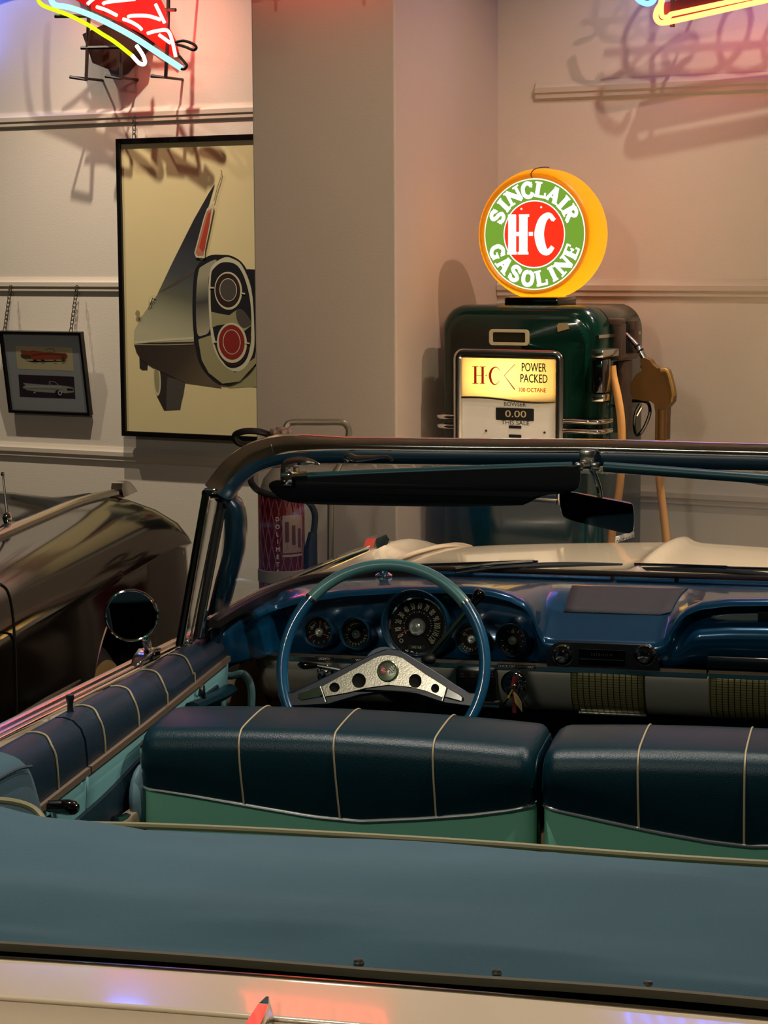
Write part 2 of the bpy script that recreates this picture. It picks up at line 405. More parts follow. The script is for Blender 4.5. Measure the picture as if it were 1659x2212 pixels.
ink([(735, 355), (680, 405), (650, 490), (570, 790), (585, 830), (660, 835), (665, 760), (700, 600), (740, 400)], 5)
ink([(722, 400), (680, 430), (655, 510), (580, 790), (600, 815), (650, 812), (664, 720), (700, 560)], 12)
ink([(715, 430), (690, 450), (650, 600), (612, 740), (640, 780), (660, 760), (690, 590)], 4)
inkline([(735, 345), (760, 240), (790, 150), (808, 80)], .0035, 5); inkline([(742, 340), (770, 230), (800, 140), (812, 90), (806, 72), (796, 78)], .002, 3)
inkline([(172, 1250), (180, 1180), (215, 1160), (235, 1165)], .005, 5); inkline([(190, 1240), (210, 1180), (225, 1190)], .004, 3)
inkc(80, 1315, 20, 28, 9); inkline([(95, 1335), (98, 1355)], .004, 9)
art.build('artwork', inks, poster, smooth=0)
chain('hanging_chain', W2(onW(290, 246, VL-.03)[0], VL-.032, 2.318), W2(onW(286, 298, pv)[0], VL-.05, pz1), poster, iron)
chain('hanging_chain', W2(pu1-.18, VL-.032, 2.318), W2(pu1-.18, VL-.05, pz1), poster, iron)

# small framed pair of prints, leaning out from the wall
s0, s1 = onW(4, 715, VL-.085), onW(20, 891, VL-.03); sr = onW(181, 720, VL-.085)
sp = thing('framed_picture', 'small black-framed picture with two car prints, hanging from two chains', 'picture', W2(-2.4, VL-.04, 1.035))
BL = W2(s1.x, VL-.03, s1.z); TL = W2(s0.x, VL-.085, s0.z); SW = (sr.x-s0.x); SHT = (TL-BL).length
SX = frame_xf(BL, WE, TL-BL)
MB(SX).prism([(0, 0), (SW, 0), (SW, SHT), (0, SHT)], -.02, .006, holes=[[(.012, .012), (SW-.012, .012), (SW-.012, SHT-.012), (.012, SHT-.012)]]).build('frame', frame_black, sp, smooth=0, bevel=.0015)
pm = [mat('grey blue mat board', '#b3b8bb', .6), mat('print cream', '#e2d5a8', .6), mat('print plum', '#3a2b37', .6), mat('print car red', '#b04d34', .6), mat('print shadow', '#2a1b14', .6), mat('print car grey', '#b0b0a6', .6), mat('print line', '#5a4a32', .6), mat('print white', '#d9d7cc', .5)]
def sq(px, py):     # photo-crop coordinates of the small picture -> sheet
    p = onP(px/8.295, 700+py/8.295, BL, SX.col[2].to_3d())-BL
    return (p.dot(SX.col[0].to_3d()), p.dot(SX.col[1].to_3d()))
MB(SX).prism([(.011, .011), (SW-.011, .011), (SW-.011, SHT-.011), (.011, SHT-.011)], -.016, -.010).build('mat_board', pm[0], sp, smooth=0)
def print_part(name, layers):
    mb = MB(SX)
    for k, (kind, a, b) in enumerate(layers):
        h = -.010+.0003*(k+1)
        if kind == 'p': mb.prism([sq(*q) for q in a], h-.0003, h, b)
        else: mb.ribbon([sq(*q) for q in a], .0022, h-.0003, h, b)
    return mb.build(name, pm, sp, smooth=0)
print_part('upper_print', [('p', [(250, 398), (1268, 432), (1296, 848), (290, 808)], 1), ('p', [(430, 665), (1190, 665), (1100, 680), (560, 690)], 4),
    ('p', [(345, 500), (360, 475), (520, 495), (540, 478), (640, 490), (780, 512), (960, 520), (1150, 530), (1182, 560), (1185, 610), (1130, 655), (1090, 655), (1075, 640), (760, 640), (620, 650), (560, 635), (400, 620), (345, 580), (370, 540)], 3),
    ('p', [(345, 545), (520, 560), (540, 620), (430, 630), (360, 600)], 6), ('p', [(800, 512), (960, 516), (870, 508)], 4),
    ('l', [(540, 560), (760, 530), (1000, 540), (1170, 560)], 6), ('l', [(805, 512), (805, 470), (850, 445), (930, 450), (955, 470), (960, 512)], 6),
    ('p', [(570, 640), (640, 645), (630, 668), (580, 668)], 4), ('p', [(710, 640), (790, 645), (770, 668), (725, 668)], 4), ('p', [(1085, 600), (1120, 575), (1150, 610), (1140, 660), (1090, 660)], 6), ('p', [(940, 645), (995, 645), (980, 660), (950, 660)], 4)])
print_part('lower_print', [('p', [(305, 912), (1300, 950), (1328, 1350), (332, 1312)], 2),
    ('p', [(385, 1062), (500, 1075), (760, 1095), (1030, 1105), (1200, 1125), (1290, 1150), (1300, 1230), (1150, 1250), (1090, 1240), (1060, 1190), (1010, 1200), (990, 1245), (640, 1220), (460, 1190), (380, 1150), (440, 1110)], 5),
    ('p', [(1170, 1160), (1280, 1165), (1290, 1200), (1180, 1200)], 4), ('l', [(855, 1100), (860, 1035), (960, 1045), (1030, 1105)], 5), ('l', [(860, 1035), (900, 1100)], 5),
    ('p', [sq_ for sq_ in [(1010+45*math.cos(a*.4), 1240+52*math.sin(a*.4)) for a in range(16)]], 4), ('p', [(1055+38*math.cos(a*.4), 1240+46*math.sin(a*.4)) for a in range(16)], 7), ('p', [(1055+20*math.cos(a*.4), 1240+25*math.sin(a*.4)) for a in range(16)], 4),
    ('p', [(580, 1220), (620, 1222), (612, 1248), (590, 1245)], 7), ('l', [(400, 1120), (760, 1120), (1100, 1135)], 7)])
MB(SX).box((.011, .011, -.004), (SW-.011, SHT-.011, -.002)).build('picture_glass', pic_glass, sp, smooth=0)
for px_ in (25, 168):
    a = onW(px_-1, 622, VL-.03); fr = (a.x-s0.x)/SW
    chain('hanging_chain', W2(a.x, VL-.032, 1.60), TL+WE*((a.x-s0.x))+Vector((0, 0, -.002)), sp, iron)

# ------------------------------------------------------------------ neon signs
def npts(lst, v, s=4.366, ox=60, oy=0, n=5):
    q = [onP(ox+x/s, oy+y/s, WO+WN*v, WN) for x, y in lst]
    return catmull(q, n) if len(q) > 2 else q
nv = VL-.26
ns = thing('neon_sign', 'neon sign with red lettering above curved cyan and yellow tubes, at upper left', 'neon sign', W2(-1.9, VL, 2.48))
red = MB()
L1 = [[(1205, 40), (1290, 215)], [(945, 160), (990, 148), (1130, 150), (1250, 185)], [(900, 180), (970, 205), (1040, 245), (1075, 280)]]
LA = [[(1130, 315), (1200, 295), (1300, 283), (1340, 320), (1370, 420), (1395, 535)], [(1240, 330), (1345, 405)]]
LZ = [[(1000, -150), (1010, -10)], [(710, 40), (740, 22), (900, 2), (1010, -8)], [(650, 65), (740, 95), (840, 145)]]
LI = [[(565, 40), (600, 5), (760, -110)], [(520, -40), (700, -160)]]
LP = [[(330, -60), (420, -130), (560, -250), (640, -240), (640, -180), (560, -140)], [(480, -170), (560, -110)]]
for st in L1+LA+LZ+LI+LP: red.tube(npts(st, nv), .0075, 8)
red.build('red_letters', neon_red, ns)
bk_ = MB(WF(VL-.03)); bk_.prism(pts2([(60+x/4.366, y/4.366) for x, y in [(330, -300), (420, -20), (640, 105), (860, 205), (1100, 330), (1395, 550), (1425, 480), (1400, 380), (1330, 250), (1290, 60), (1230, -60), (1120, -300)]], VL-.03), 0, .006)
bk_.build('painted_red_glow', mat('painted red neon glow', '#c2120c', .35), ns, smooth=0)  # added red sheet: the glow around the letters put into its colour
MB().tube(npts([(215, -700), (205, -320), (215, -60), (228, 15), (270, 50), (400, 72), (600, 145), (800, 240), (1000, 350), (1200, 480), (1450, 645)], nv), .012, 10).build('cyan_tube', neon_cyan, ns)
MB().tube(npts([(40, -650), (60, -250), (95, -20), (130, 40), (200, 75), (380, 140), (560, 230), (700, 320), (820, 395), (985, 525)], nv), .0085, 10).build('yellow_tube', neon_yel, ns)
MB().tube(npts([(985, 525), (1050, 595), (1095, 605), (1105, 575), (1080, 510), (1025, 430)], nv), .008, 10).build('white_tube', neon_white, ns)
bl = MB()
bl.tube([W2(u, VL-.09, z) for u, z in [(-2.70, 2.62), (-2.80, 2.75), (-2.76, 2.95), (-2.5, 3.0), (-2.2, 3.0)]], .013, 8)
bl.build('blue_tube', neon_blue, ns); bl = MB()
bl.tube([W2(-1.92+.10*math.cos(a), nv, 3.40+.06*math.sin(a)) for a in [k*PI/10 for k in range(20)]], .012, 8, closed=True)
bl.build('blue_tube', neon_blue, ns)
fb = MB()
for pl in [[(575, -400), (575, 160), (560, 500), (550, 755), (400, 725)], [(880, 480), (880, 745), (735, 717)], [(1325, 50), (1318, 400), (1300, 735), (1165, 715)], [(260, 155), (560, 150)], [(505, 452), (900, 445)], [(1290, 93), (1395, 93)], [(575, -300), (1330, -300)], [(1330, -400), (1325, 60)]]:
    fb.tube([onP(60+x/4.366, y/4.366, WO+WN*(VL-.23), WN) for x, y in pl], .0085, 6)
for x, y in [(400, 725), (735, 717), (1165, 715), (575, -300), (1325, -300)]:
    p = onP(60+x/4.366, y/4.366, WO+WN*(VL-.23), WN); fb.tube([p, p+WN*.232], .006, 6)
fb.build('support_frame', brown_iron, ns)
tb = MB(WF(VL-.005)); tb.prism(pts2([(60+x/4.366, y/4.366) for x, y in [(565, 330), (850, 200), (1130, 400), (975, 575), (880, 680), (810, 660), (660, 600), (640, 540)]], VL-.06), 0, .095)
tb.build('transformer_box', brown_iron, ns, smooth=0, bevel=.006)
of = MB(); of.tube(npts([(1390, 400), (1470, 385), (1560, 415), (1590, 450), (1560, 472), (1480, 440), (1400, 420)], nv), .006, 8)
of.tube(npts([(1430, 530), (1480, 590), (1500, 620), (1480, 650), (1440, 648)], nv), .006, 8); of.build('dark_tube_ends', neon_off, ns)

rv = -.22
nr = thing('neon_sign', 'red-orange neon sign with rounded outline and blue tube, at upper right', 'neon sign', W2(1.1, 0, 2.5))
def rpts(l, dv=0): return npts(l, rv+dv, 5.2, 1340)
ob = MB(); outer = [(470, -900), (465, -40), (455, 40), (410, 120), (400, 200), (450, 255), (540, 248)]
ob.tube(rpts(outer[1:])+rpts([(560, 245), (1650, 0), (3400, -390)], 0)[1:], .0095, 10)
ob.tube(rpts([(480, -20), (462, 60), (470, 180), (540, 190), (560, 162)])+[onP(1340+x/5.2, y/5.2, WO+WN*rv, WN) for x, y in [(1650, -70), (3400, -460)]], .0085, 10)
ob.build('orange_outline_tubes', neon_org, nr)
bb = MB(); bb.tube(rpts([(100, -260), (150, -80), (215, 5), (300, 42), (370, 10), (400, -90)]), .0095, 10)
def loops(u0, u1, z, h, n, v, slant=.35, wob=.5, rnd=3):
    r = random.Random(rnd); P = []; N = n*14
    for k in range(N+1):
        t = k/N; a = t*n*2*PI; hh = h*(1+wob*math.sin(2.3*a/ (2*PI)+1)*.7)
        y = (1-math.cos(a))*.5*hh; x = u0+(u1-u0)*t+math.sin(a)*(u1-u0)/n*.55+slant*y
        P.append(W2(x, v, z+y))
    return P
bb.tube(loops(.62, 1.9, 2.72, .17, 9, rv), .008, 8)
bb.build('blue_script', emis('soft blue neon', (.05, .14, 1.), 9.), nr)
rb = MB(WF(rv+.045))
q = [onW(1340+x/5.2, y/5.2, rv+.03) for x, y in [(440, 40), (440, 255), (3400, -400), (3400, -560)]]
rb.prism([(p.x, p.z) for p in q], 0, .02)
rb.build('raceway', mat('raceway maroon', '#3a1512', .5), nr, smooth=0, bevel=.003)
rs = MB()
for u, z in [(.75, 2.55), (1.5, 2.75), (1.15, 3.1), (1.8, 3.1)]: rs.tube([W2(u, rv+.03, z), W2(u, -.001, z)], .007, 6)
rs.tube([W2(.60, rv+.03, 2.75), W2(2.0, rv+.03, 2.75)], .008, 6); rs.tube([W2(1.15, rv+.03, 2.6), W2(1.15, rv+.03, 3.2)], .008, 6); rs.tube([W2(1.8, rv+.03, 2.7), W2(1.8, rv+.03, 3.2)], .008, 6)
rs.tube([W2(.75, rv+.03, 2.5), W2(.75, rv+.03, 3.0)], .008, 6)
q = [onW(x, y, rv+.03) for x, y in [(1600, 20), (1612, 36), (1800, 5), (1800, -20)]]; rs.add([], [])
rs.build('support_frame', brown_iron, nr)

cs = thing('neon_sign', 'red script neon sign high on the front of the grey column', 'neon sign', W2(-.25, VC, 2.66))
cm = MB(); cm.tube(loops(-.60, .02, 2.70, .13, 8, VC-.13, .3, .5), .0075, 8); cm.build('red_script', neon_red2, cs)
cm = MB(); cm.tube([W2(-.55, VC-.1, 2.80), W2(-.02, VC-.1, 2.80)], .007, 6)
for u in (-.45, -.12): cm.tube([W2(u, VC-.1, 2.64), W2(u, VC-.1, 2.9), W2(u, VC+.001, 2.9)], .006, 6)
cm.build('support_frame', brown_iron, cs)
gs = MB(); gs.tube([W2(-3.5, -10.35, 3.3), W2(2.5, -10.35, 3.45)], .014, 8)
gs = gs.build('neon_tube', neon_green); gs['label'] = 'long straight green neon tube along the top of the wall behind the camera'; gs['category'] = 'neon tube'
# ------------------------------------------------------------------ gas pump (wall frame)
p_green = mat('pump green enamel', '#052219', .17, coat=.08, spec=.34)
p_seam = mat('pump seam', '#02100c', .4)
p_plate = mat('pump white plate', '#e9e7db', .35, var=.05, vscale=14)
p_sign = translucent('lit sign panel', '#f4e2b4', .72)
p_yellow = translucent('yellow globe', '#f2b01c', .6, .3)
hose_m = mat('tan hose rubber', '#a8783c', .55, var=.12, vscale=30)
brass_d = mat('dark brass nozzle', '#5c4018', .42, .35, var=.15, vscale=25)
holst = mat('brown cast holster', '#4b3a2e', .45, .3)
PU0, PU1, PF, PR = .095, .684, -.664, -.235
PZ = 1.563
pump = thing('gas_pump', 'dark green vintage gasoline pump with a glowing round globe on top', 'gas pump', W2(.39, -.45, 0))
def ppoly(ins, r=.085):
    u0, u1, z1 = PU0+ins, PU1-ins, PZ-ins; r = max(.02, r-ins*.3)
    return [(u0, .02)]+[(u1, .02)]+arc(u1-r, z1-r, r, 0, 90, 8)+arc(u0+r, z1-r, r, 90, 180, 8)
mb = MB(WM)
def loft(secs, mb=mb, hole=None):
    rows = [[(a, v, b) for a, b in ppoly(i)] for v, i in secs]; n = len(rows[0])
    mb.grid(rows, 0, close_u=True); mb.add(rows[-1], [list(range(n))[::-1]])
    if hole: mb.prism([(p[0], p[2]) for p in rows[0]], 0, .0015, 0, Matrix(((1, 0, 0, 0), (0, 0, 1, rows[0][0][1]), (0, 1, 0, 0), (0, 0, 0, 1))), holes=[hole])
    else: mb.add(rows[0], [list(range(n))])
A_, B_ = onW(1000, 856, PF), onW(1205, 770, PF); SH = [(A_.x+.006, A_.z+.006), (B_.x-.006, A_.z+.006), (B_.x-.006, B_.z-.004), (A_.x+.006, B_.z-.004)]
loft([(PF, .045), (PF+.004, .028), (PF+.014, .012), (PF+.030, .003), (PF+.05, 0), (PF+.10, 0), (PF+.104, .006)], mb, SH)
mb.build('front_shell', p_green, pump, smooth=40)
mb = MB(WM); loft([(PF+.104, .010), (PF+.112, .010), (PF+.116, .002), (PR-.04, .002), (PR-.015, .010), (PR, .03)], mb); mb.build('rear_cabinet', p_green, pump, smooth=40)
mb = MB(WM); mb.box((PU0+.03, PF+.03, 0), (PU1-.03, PR-.03, .03)); mb.build('base', blackgloss, pump)
PW = WF(PF)
cav = MB(WM); cr = [[(u, v, z) for u, z in SH] for v in (PF+.0018, PF+.085)]
cav.grid(cr, close_u=True); cav.add(cr[1], [[0, 1, 2, 3]]); cav.build('lamp_box', mat('lamp box white', '#e6ddc8', .7), pump, smooth=0)
def pf(x, y, v=PF): p = onW(x, y, v); return (p.x, p.z)
# dial frame and plates
f0 = pf(988, 757); f1 = pf(1217, 757); fb_ = pf(1215, 1083)[1]
fx0, fx1, fz1 = f0[0], f1[0], f0[1]
fr = MB(WM); path = [(fx0+.008, fb_+.01)]+[(fx0+.008, .9)]+[p for p in arc(fx0+.028, fz1-.028, .02, 180, 90, 6)]+arc(fx1-.028, fz1-.028, .02, 90, 0, 6)+[(fx1-.008, .9), (fx1-.008, fb_+.01)]
fr.tube([(u, PF-.012, z) for u, z in path], .0105, 10, closed=True, flat=1.5); fr.build('dial_frame', chrome_soft, pump)
dz = [pf(998, 856)[1], pf(1205, 864)[1]]
MB(PW).prism([(fx0+.01, fb_+.012), (fx1-.01, fb_+.012), (fx1-.01, dz[0]-.004), (fx0+.01, dz[0]-.004)], -.002, .006).build('dial_plate', p_plate, pump, smooth=0)
wav = [(fx0+.012+(fx1-fx0-.024)*t, dz[0]-.003-(.008*t)+.004*math.sin(t*6.3)) for t in [k/16 for k in range(17)]]
MB(PW).tube([(u, z, .012) for u, z in wav], .0042, 8).build('sign_divider', chrome_soft, pump)
sg = MB(PW); top = [(fx1-.012, fz1-.012), (fx0+.012, fz1-.012)]
sg.prism(wav+top, .008, .0105); sgn = sg.build('lit_sign', p_sign, pump, smooth=0)
# letters of the lit sign and the plate
def pcrop(X, Y): return pf(980+X/6.636, 750+Y/6.636)
def px_h(Y0, Y1): return pcrop(800, Y0)[1]-pcrop(800, Y1)[1]
def label_text(parent, name, t, x, y0, y1, wx, m, h=.0106, bold=0., w=None):
    c = pcrop(x, y1); hh = px_h(y0, y1); mb = MB(PW)
    if w: wx = (pcrop(x+w/2, y1)[0]-pcrop(x-w/2, y1)[0])/(text_geo(t)[2]*hh)
    put_text(mb, t, hh, Matrix.Translation((c[0], c[1], h)), 0, wx, bold=bold); return mb.build(name, m, parent, smooth=0)
black_tr = mat('sign black ink', '#1a1512', .5); red_tr = mat('sign red ink', '#c8280c', .5); brown_tr = mat('sign tan ink', '#a8845c', .5)
label_text(sgn, 'sign_lettering', 'POWER', 1170, 225, 345, 1, black_tr, .0107, .02, 350)
label_text(sgn, 'sign_lettering', 'PACKED', 1170, 385, 505, 1, black_tr, .0107, .02, 385)
label_text(sgn, 'sign_lettering', '100 OCTANE', 1150, 580, 640, 1, red_tr, .0107, .03, 385)
hc = MB(PW)
def seg(mb, pts, w, h0, h1, f): mb.ribbon([f(*p) for p in pts], w, h0, h1)
for a, b, w in [((330, 275), (330, 520), .009), ((435, 275), (435, 520), .009), ((285, 275), (375, 275), .0022), ((395, 280), (478, 280), .0022), ((290, 518), (375, 518), .0022), ((395, 518), (470, 518), .0022), ((330, 400), (435, 400), .0022)]:
    seg(hc, [a, b], w, .0106, .0109, pcrop)
cc = [(680, 330), (650, 292), (610, 285), (565, 320), (540, 400), (560, 490), (600, 530), (640, 522), (675, 480)]
hc.ribbon([pcrop(*p)[:2] for p in [tuple(q)[:2] for q in catmull([(a, b, 0) for a, b in cc], 4)]], [.002+.0075*math.exp(-((k-16)/7.)**2) for k in range(33)], .0106, .0109)
hc.ribbon([pcrop(475, 400), pcrop(497, 400)], .0035, .0106, .0109); hc.build('sign_lettering', red_tr, sgn, smooth=0)
hc = MB(PW); hc.ribbon([pcrop(900, 240), pcrop(742, 405)], .0025, .0106, .0109); hc.ribbon([pcrop(742, 400), pcrop(895, 605)], [.002, .005], .0106, .0109); hc.build('sign_chevron', brown_tr, sgn, smooth=0)
label_text(pump, 'maker_lettering', 'BOWSER', 890, 785, 845, 1, black_p, .0063, 0, 315)
label_text(pump, 'sale_lettering', 'THIS SALE', 895, 1050, 1110, 1, black_p, .0063, 0, 400)
def plate_box(name, X0, Y0, X1, Y1, m, h=.0085, r=.003):
    a = pcrop(X0, Y1); b = pcrop(X1, Y0); return MB(PW).prism(rrect(a[0], a[1], b[0], b[1], min(r, (b[1]-a[1])/3)), .005, h).build(name, m, pump, smooth=0)
cw = plate_box('sale_counter', 620, 882, 1162, 1038, black_p)
label_text(cw, 'counter_digits', '0.00', 905, 905, 1000, 1, cream_p, .0087, .01, 300)
plate_box('slot', 805, 1125, 982, 1160, black_p); plate_box('slot', 805, 1255, 982, 1290, black_p)
for X, Y in ((478, 1195), (1316, 1222)):
    c = pcrop(X, Y); MB(PW).lathe([(.0001, .012), (.003, .011), (.004, .006)], Matrix.Translation((c[0], c[1], 0)), 10).build('screw', black_p, pump)
a = pf(1072, 1003); b = pf(1150, 995)
c2 = MB(PW).prism(rrect(a[0], a[1], b[0], b[1]+.02, .004), .005, .0085).build('gallons_counter', black_p, pump, smooth=0)
mb = MB(PW); put_text(mb, '000', .018, Matrix.Translation((pf(1111, 1003)[0], a[1]+.003, .0087)), 0, 1.2); mb.build('counter_digits', cream_p, c2, smooth=0)
MB(PW).box((fx0+.01, fb_-.002, -.002), (fx1-.01, fb_+.016, .012), bev=.003).build('lower_trim', chrome_soft, pump)
# window above the sign, sticker, bands
a, b = pf(1059, 745), pf(1144, 712)
MB(PW).prism(rrect(a[0], a[1], b[0], b[1], .012), 0, .010, holes=[rrect(a[0]+.012, a[1]+.010, b[0]-.012, b[1]-.010, .004)]).build('window_frame', mat('aged cream bezel', '#b5a988', .4), pump, smooth=0, bevel=.002)
MB(PW).prism(rrect(a[0]+.011, a[1]+.009, b[0]-.011, b[1]-.009, .004), .001, .004).build('window_glass', mat('dark window glass', '#2a271c', .08), pump, smooth=0)
st = [pf(x, y) for x, y in [(1203, 703), (1207, 698), (1225, 697), (1230, 710), (1205, 717)]]
MB(PW).prism(st, -.001, .0012).build('paper_sticker', mat('tan paper', '#8c7a58', .7), pump, smooth=0)
for y0, y1 in ((891, 909), (912, 929)):
    zz = onW(965, (y0+y1)/2, PF).z; hb = .013
    for s in (0, 1):
        path = [(fx0-.004, PF-.004), (PU0+.02, PF-.004), (PU0-.006, PF+.022), (PU0-.008, PF+.07)] if s == 0 else [(fx1+.004, PF-.004), (PU1-.02, PF-.004), (PU1+.006, PF+.022), (PU1+.008, PF+.085)]
        path = catmull([(u, v, zz) for u, v in path], 5)
        MB(WM).tube(path, hb, 12, flat=.75, up=(0, 0, 1)).build('chrome_band', chrome, pump)
# globe
GV = -.50; GC = onW(1150, 506, GV-.085); GR = .190
globe_xf = WM @ Matrix(((1, 0, 0, GC.x), (0, 0, -1, GV), (0, 1, 0, GC.z), (0, 0, 0, 1)))   # z axis of the lathe points at the room
gl = MB(globe_xf)
gl.lathe([(GR-.004, .070), (GR+.004, .080), (GR+.010, .078), (GR+.022, .062), (GR+.030, .035), (GR+.031, 0), (GR+.030, -.035), (GR+.022, -.062), (GR+.010, -.078), (GR+.004, -.080), (GR-.004, -.070)], None, 64, cap=False)
gl.prism(circ(0, 0, GR, 48), -.071, -.069)
globe = gl.build('globe', p_yellow, pump, loc=W2(GC.x, GV, GC.z-.24))
LZ0 = .0705
e_gr = emis('lens green', (.17, .33, .035), 1.15); e_wh = emis('lens white', (1., .98, .90), 1.3); e_rd = emis('lens red', (1., .035, .012), 1.1)
lens = MB(globe_xf)
def ringp(r0, r1, h, m):
    lens.prism(circ(0, 0, r1, 64), h, h+.0008, m, holes=[circ(0, 0, r0, 64)])
lens.prism(circ(0, 0, GR-.001, 64), LZ0-.002, LZ0, 1)
ringp(.60*GR, .962*GR, LZ0+.0002, 0); lens.prism(circ(0, 0, .578*GR, 64), LZ0+.0002, LZ0+.001, 2)
lens.build('globe_lens', [e_gr, e_wh, e_rd], globe, smooth=0)
# slab-serif letters drawn as strokes in a unit box
def slab(ch, mb, xf, wd=.75, t=.31, sf=.12, m=0):
    h0, h1 = 0, .0008
    def S(pts, w=t): mb.ribbon([(x*wd, y) for x, y in pts], w, h0, h1, m, xf)
    def serif(x, y, half=.26): S([(x-half, y), (x+half, y)], sf)
    def curve(pts, w): S([tuple(p)[:2] for p in catmull([(a, b, 0) for a, b in pts], 5)], w)
    if ch == 'I': S([(.5, 0), (.5, 1)]); serif(.5, .05, .34); serif(.5, .95, .34)
    elif ch == 'N': S([(.12, 0), (.12, 1)], t*.7); S([(.88, 0), (.88, 1)], t*.7); S([(.08, .97), (.92, .03)]); serif(.08, .95, .2); serif(.12, .05, .24); serif(.88, .95, .24)
    elif ch == 'L': S([(.25, 0), (.25, 1)]); serif(.25, .95, .3); S([(.0, .08), (.95, .08)], .17); S([(.9, .05), (.9, .36)], .14)
    elif ch == 'A': S([(.5, 1), (.1, .02)], t*.7); S([(.48, 1), (.86, .02)], t*1.05); S([(.22, .32), (.72, .32)], .13); serif(.08, .05, .22); serif(.88, .05, .26); S([(.3, .95), (.6, .95)], .12)
    elif ch == 'R': S([(.2, 0), (.2, 1)]); serif(.2, .05, .3); curve([(.2, .93), (.6, .93), (.82, .74), (.6, .53), (.2, .5)], t*.8); S([(.45, .5), (.88, .05)], t*.9); serif(.05, .95, .14); S([(.75, .06), (1.02, .06)], .13)
    elif ch == 'C': curve([(.88, .72), (.72, .9), (.45, .93), (.18, .75), (.12, .5), (.18, .25), (.45, .07), (.75, .1), (.92, .3)], t*.88); S([(.88, .62), (.9, .98)], .13)
    elif ch == 'G': curve([(.86, .74), (.70, .9), (.45, .93), (.18, .75), (.12, .5), (.18, .25), (.45, .07), (.72, .12), (.82, .3)], t*.88); S([(.82, 0), (.82, .42)], t*.7); S([(.52, .44), (1., .44)], .13); S([(.88, .62), (.9, .98)], .13)
    elif ch == 'O': curve([(.5, .93), (.2, .8), (.12, .5), (.2, .2), (.5, .07), (.8, .2), (.88, .5), (.8, .8), (.5, .93)], t*.9)
    elif ch == 'S': curve([(.82, .74), (.62, .92), (.32, .92), (.16, .72), (.36, .55), (.64, .46), (.84, .28), (.66, .08), (.34, .08), (.16, .26)], t*.85); S([(.84, .62), (.84, .98)], .12); S([(.15, .02), (.15, .38)], .12)
    elif ch == 'E': S([(.25, 0), (.25, 1)]); S([(.02, .07), (.92, .07)], .15); S([(.02, .93), (.9, .93)], .15); S([(.25, .5), (.68, .5)], .13); S([(.88, .03), (.88, .32)], .13); S([(.86, .68), (.86, .97)], .13); S([(.68, .36), (.68, .64)], .12)
letters = MB(globe_xf); LH = .275*GR
def on_arc(word, a0, a1, top):
    ws = [wdt(c)+.10 for c in word]; cs_ = [sum(ws[:i])+ws[i]/2 for i in range(len(ws))]
    for k, ch in enumerate(word):
        a = math.radians(a0+(a1-a0)*(cs_[k]-cs_[0])/(cs_[-1]-cs_[0])); rb = .648*GR if top else .648*GR+LH
        rot = a-PI/2 if top else a+PI/2
        letters_xf = Matrix.Translation((rb*math.cos(a), rb*math.sin(a), LZ0+.0012)) @ Matrix.Rotation(rot, 4, 'Z') @ Matrix.Scale(LH, 4) @ Matrix.Translation((-.5*wdt(ch), 0, 0))
        slab(ch, letters, letters_xf, wdt(ch))
def wdt(ch): return {'I': .62, 'N': .98, 'C': .82, 'G': .88, 'O': .85}.get(ch, .84)
on_arc('SINCLAIR', 156, 27, True); on_arc('GASOLINE', 203, 337, False)
# the big initials: tall condensed slab H, a dot, and C
def LP(x, y): return ((x-690)/615*GR, -(y-945)/705*GR)
def bar(x0, y0, x1, y1, w): letters.ribbon([LP(x0, y0), LP(x1, y1)], w*GR, LZ0+.0012, LZ0+.002)
bar(427, 702, 427, 1190, .155); bar(562, 702, 562, 1190, .165); bar(427, 940, 562, 940, .075)
for x0, x1 in ((376, 470), (508, 632)):
    bar(x0, 712, x1, 712, .045)
for x0, x1 in ((366, 486), (494, 624)): bar(x0, 1180, x1, 1180, .045)
bar(628, 940, 678, 940, .07)
cc = [tuple(p)[:2] for p in catmull([(920, 770, 0), (885, 720, 0), (840, 722, 0), (785, 790, 0), (752, 945, 0), (785, 1110, 0), (835, 1165, 0), (880, 1150, 0), (915, 1100, 0)], 5)]
nn = len(cc); letters.ribbon([LP(*p) for p in cc], [(.075+.11*math.exp(-((k-nn/2)/(nn*.27))**2))*GR for k in range(nn)], LZ0+.0012, LZ0+.002)
bar(880, 712, 935, 775, .07)
for x, y in ((538, 628), (775, 612)): c = LP(x, y); letters.prism(circ(c[0], c[1], .0035, 12), LZ0+.0012, LZ0+.002)
letters.build('globe_lettering', e_wh, globe, smooth=0)
rw = MB(globe_xf); rw.tube(catmull([(-.004, GR*.99, .078), (-.008, GR+.012, .08), (-.002, GR+.028, .06), (.014, GR+.034, .03), (.022, GR+.034, 0)], 5), .0018, 6); rw.build('band_clip', holst, globe)
nk = [pf(1110, 657, GV), pf(1226, 643, GV)]
nb = MB(WM); nb.box((nk[0][0], GV-.08, PZ-.012), (nk[1][0], GV+.08, GC.z-GR-.02), bev=.008); nb.build('globe_collar', blackgloss, pump)
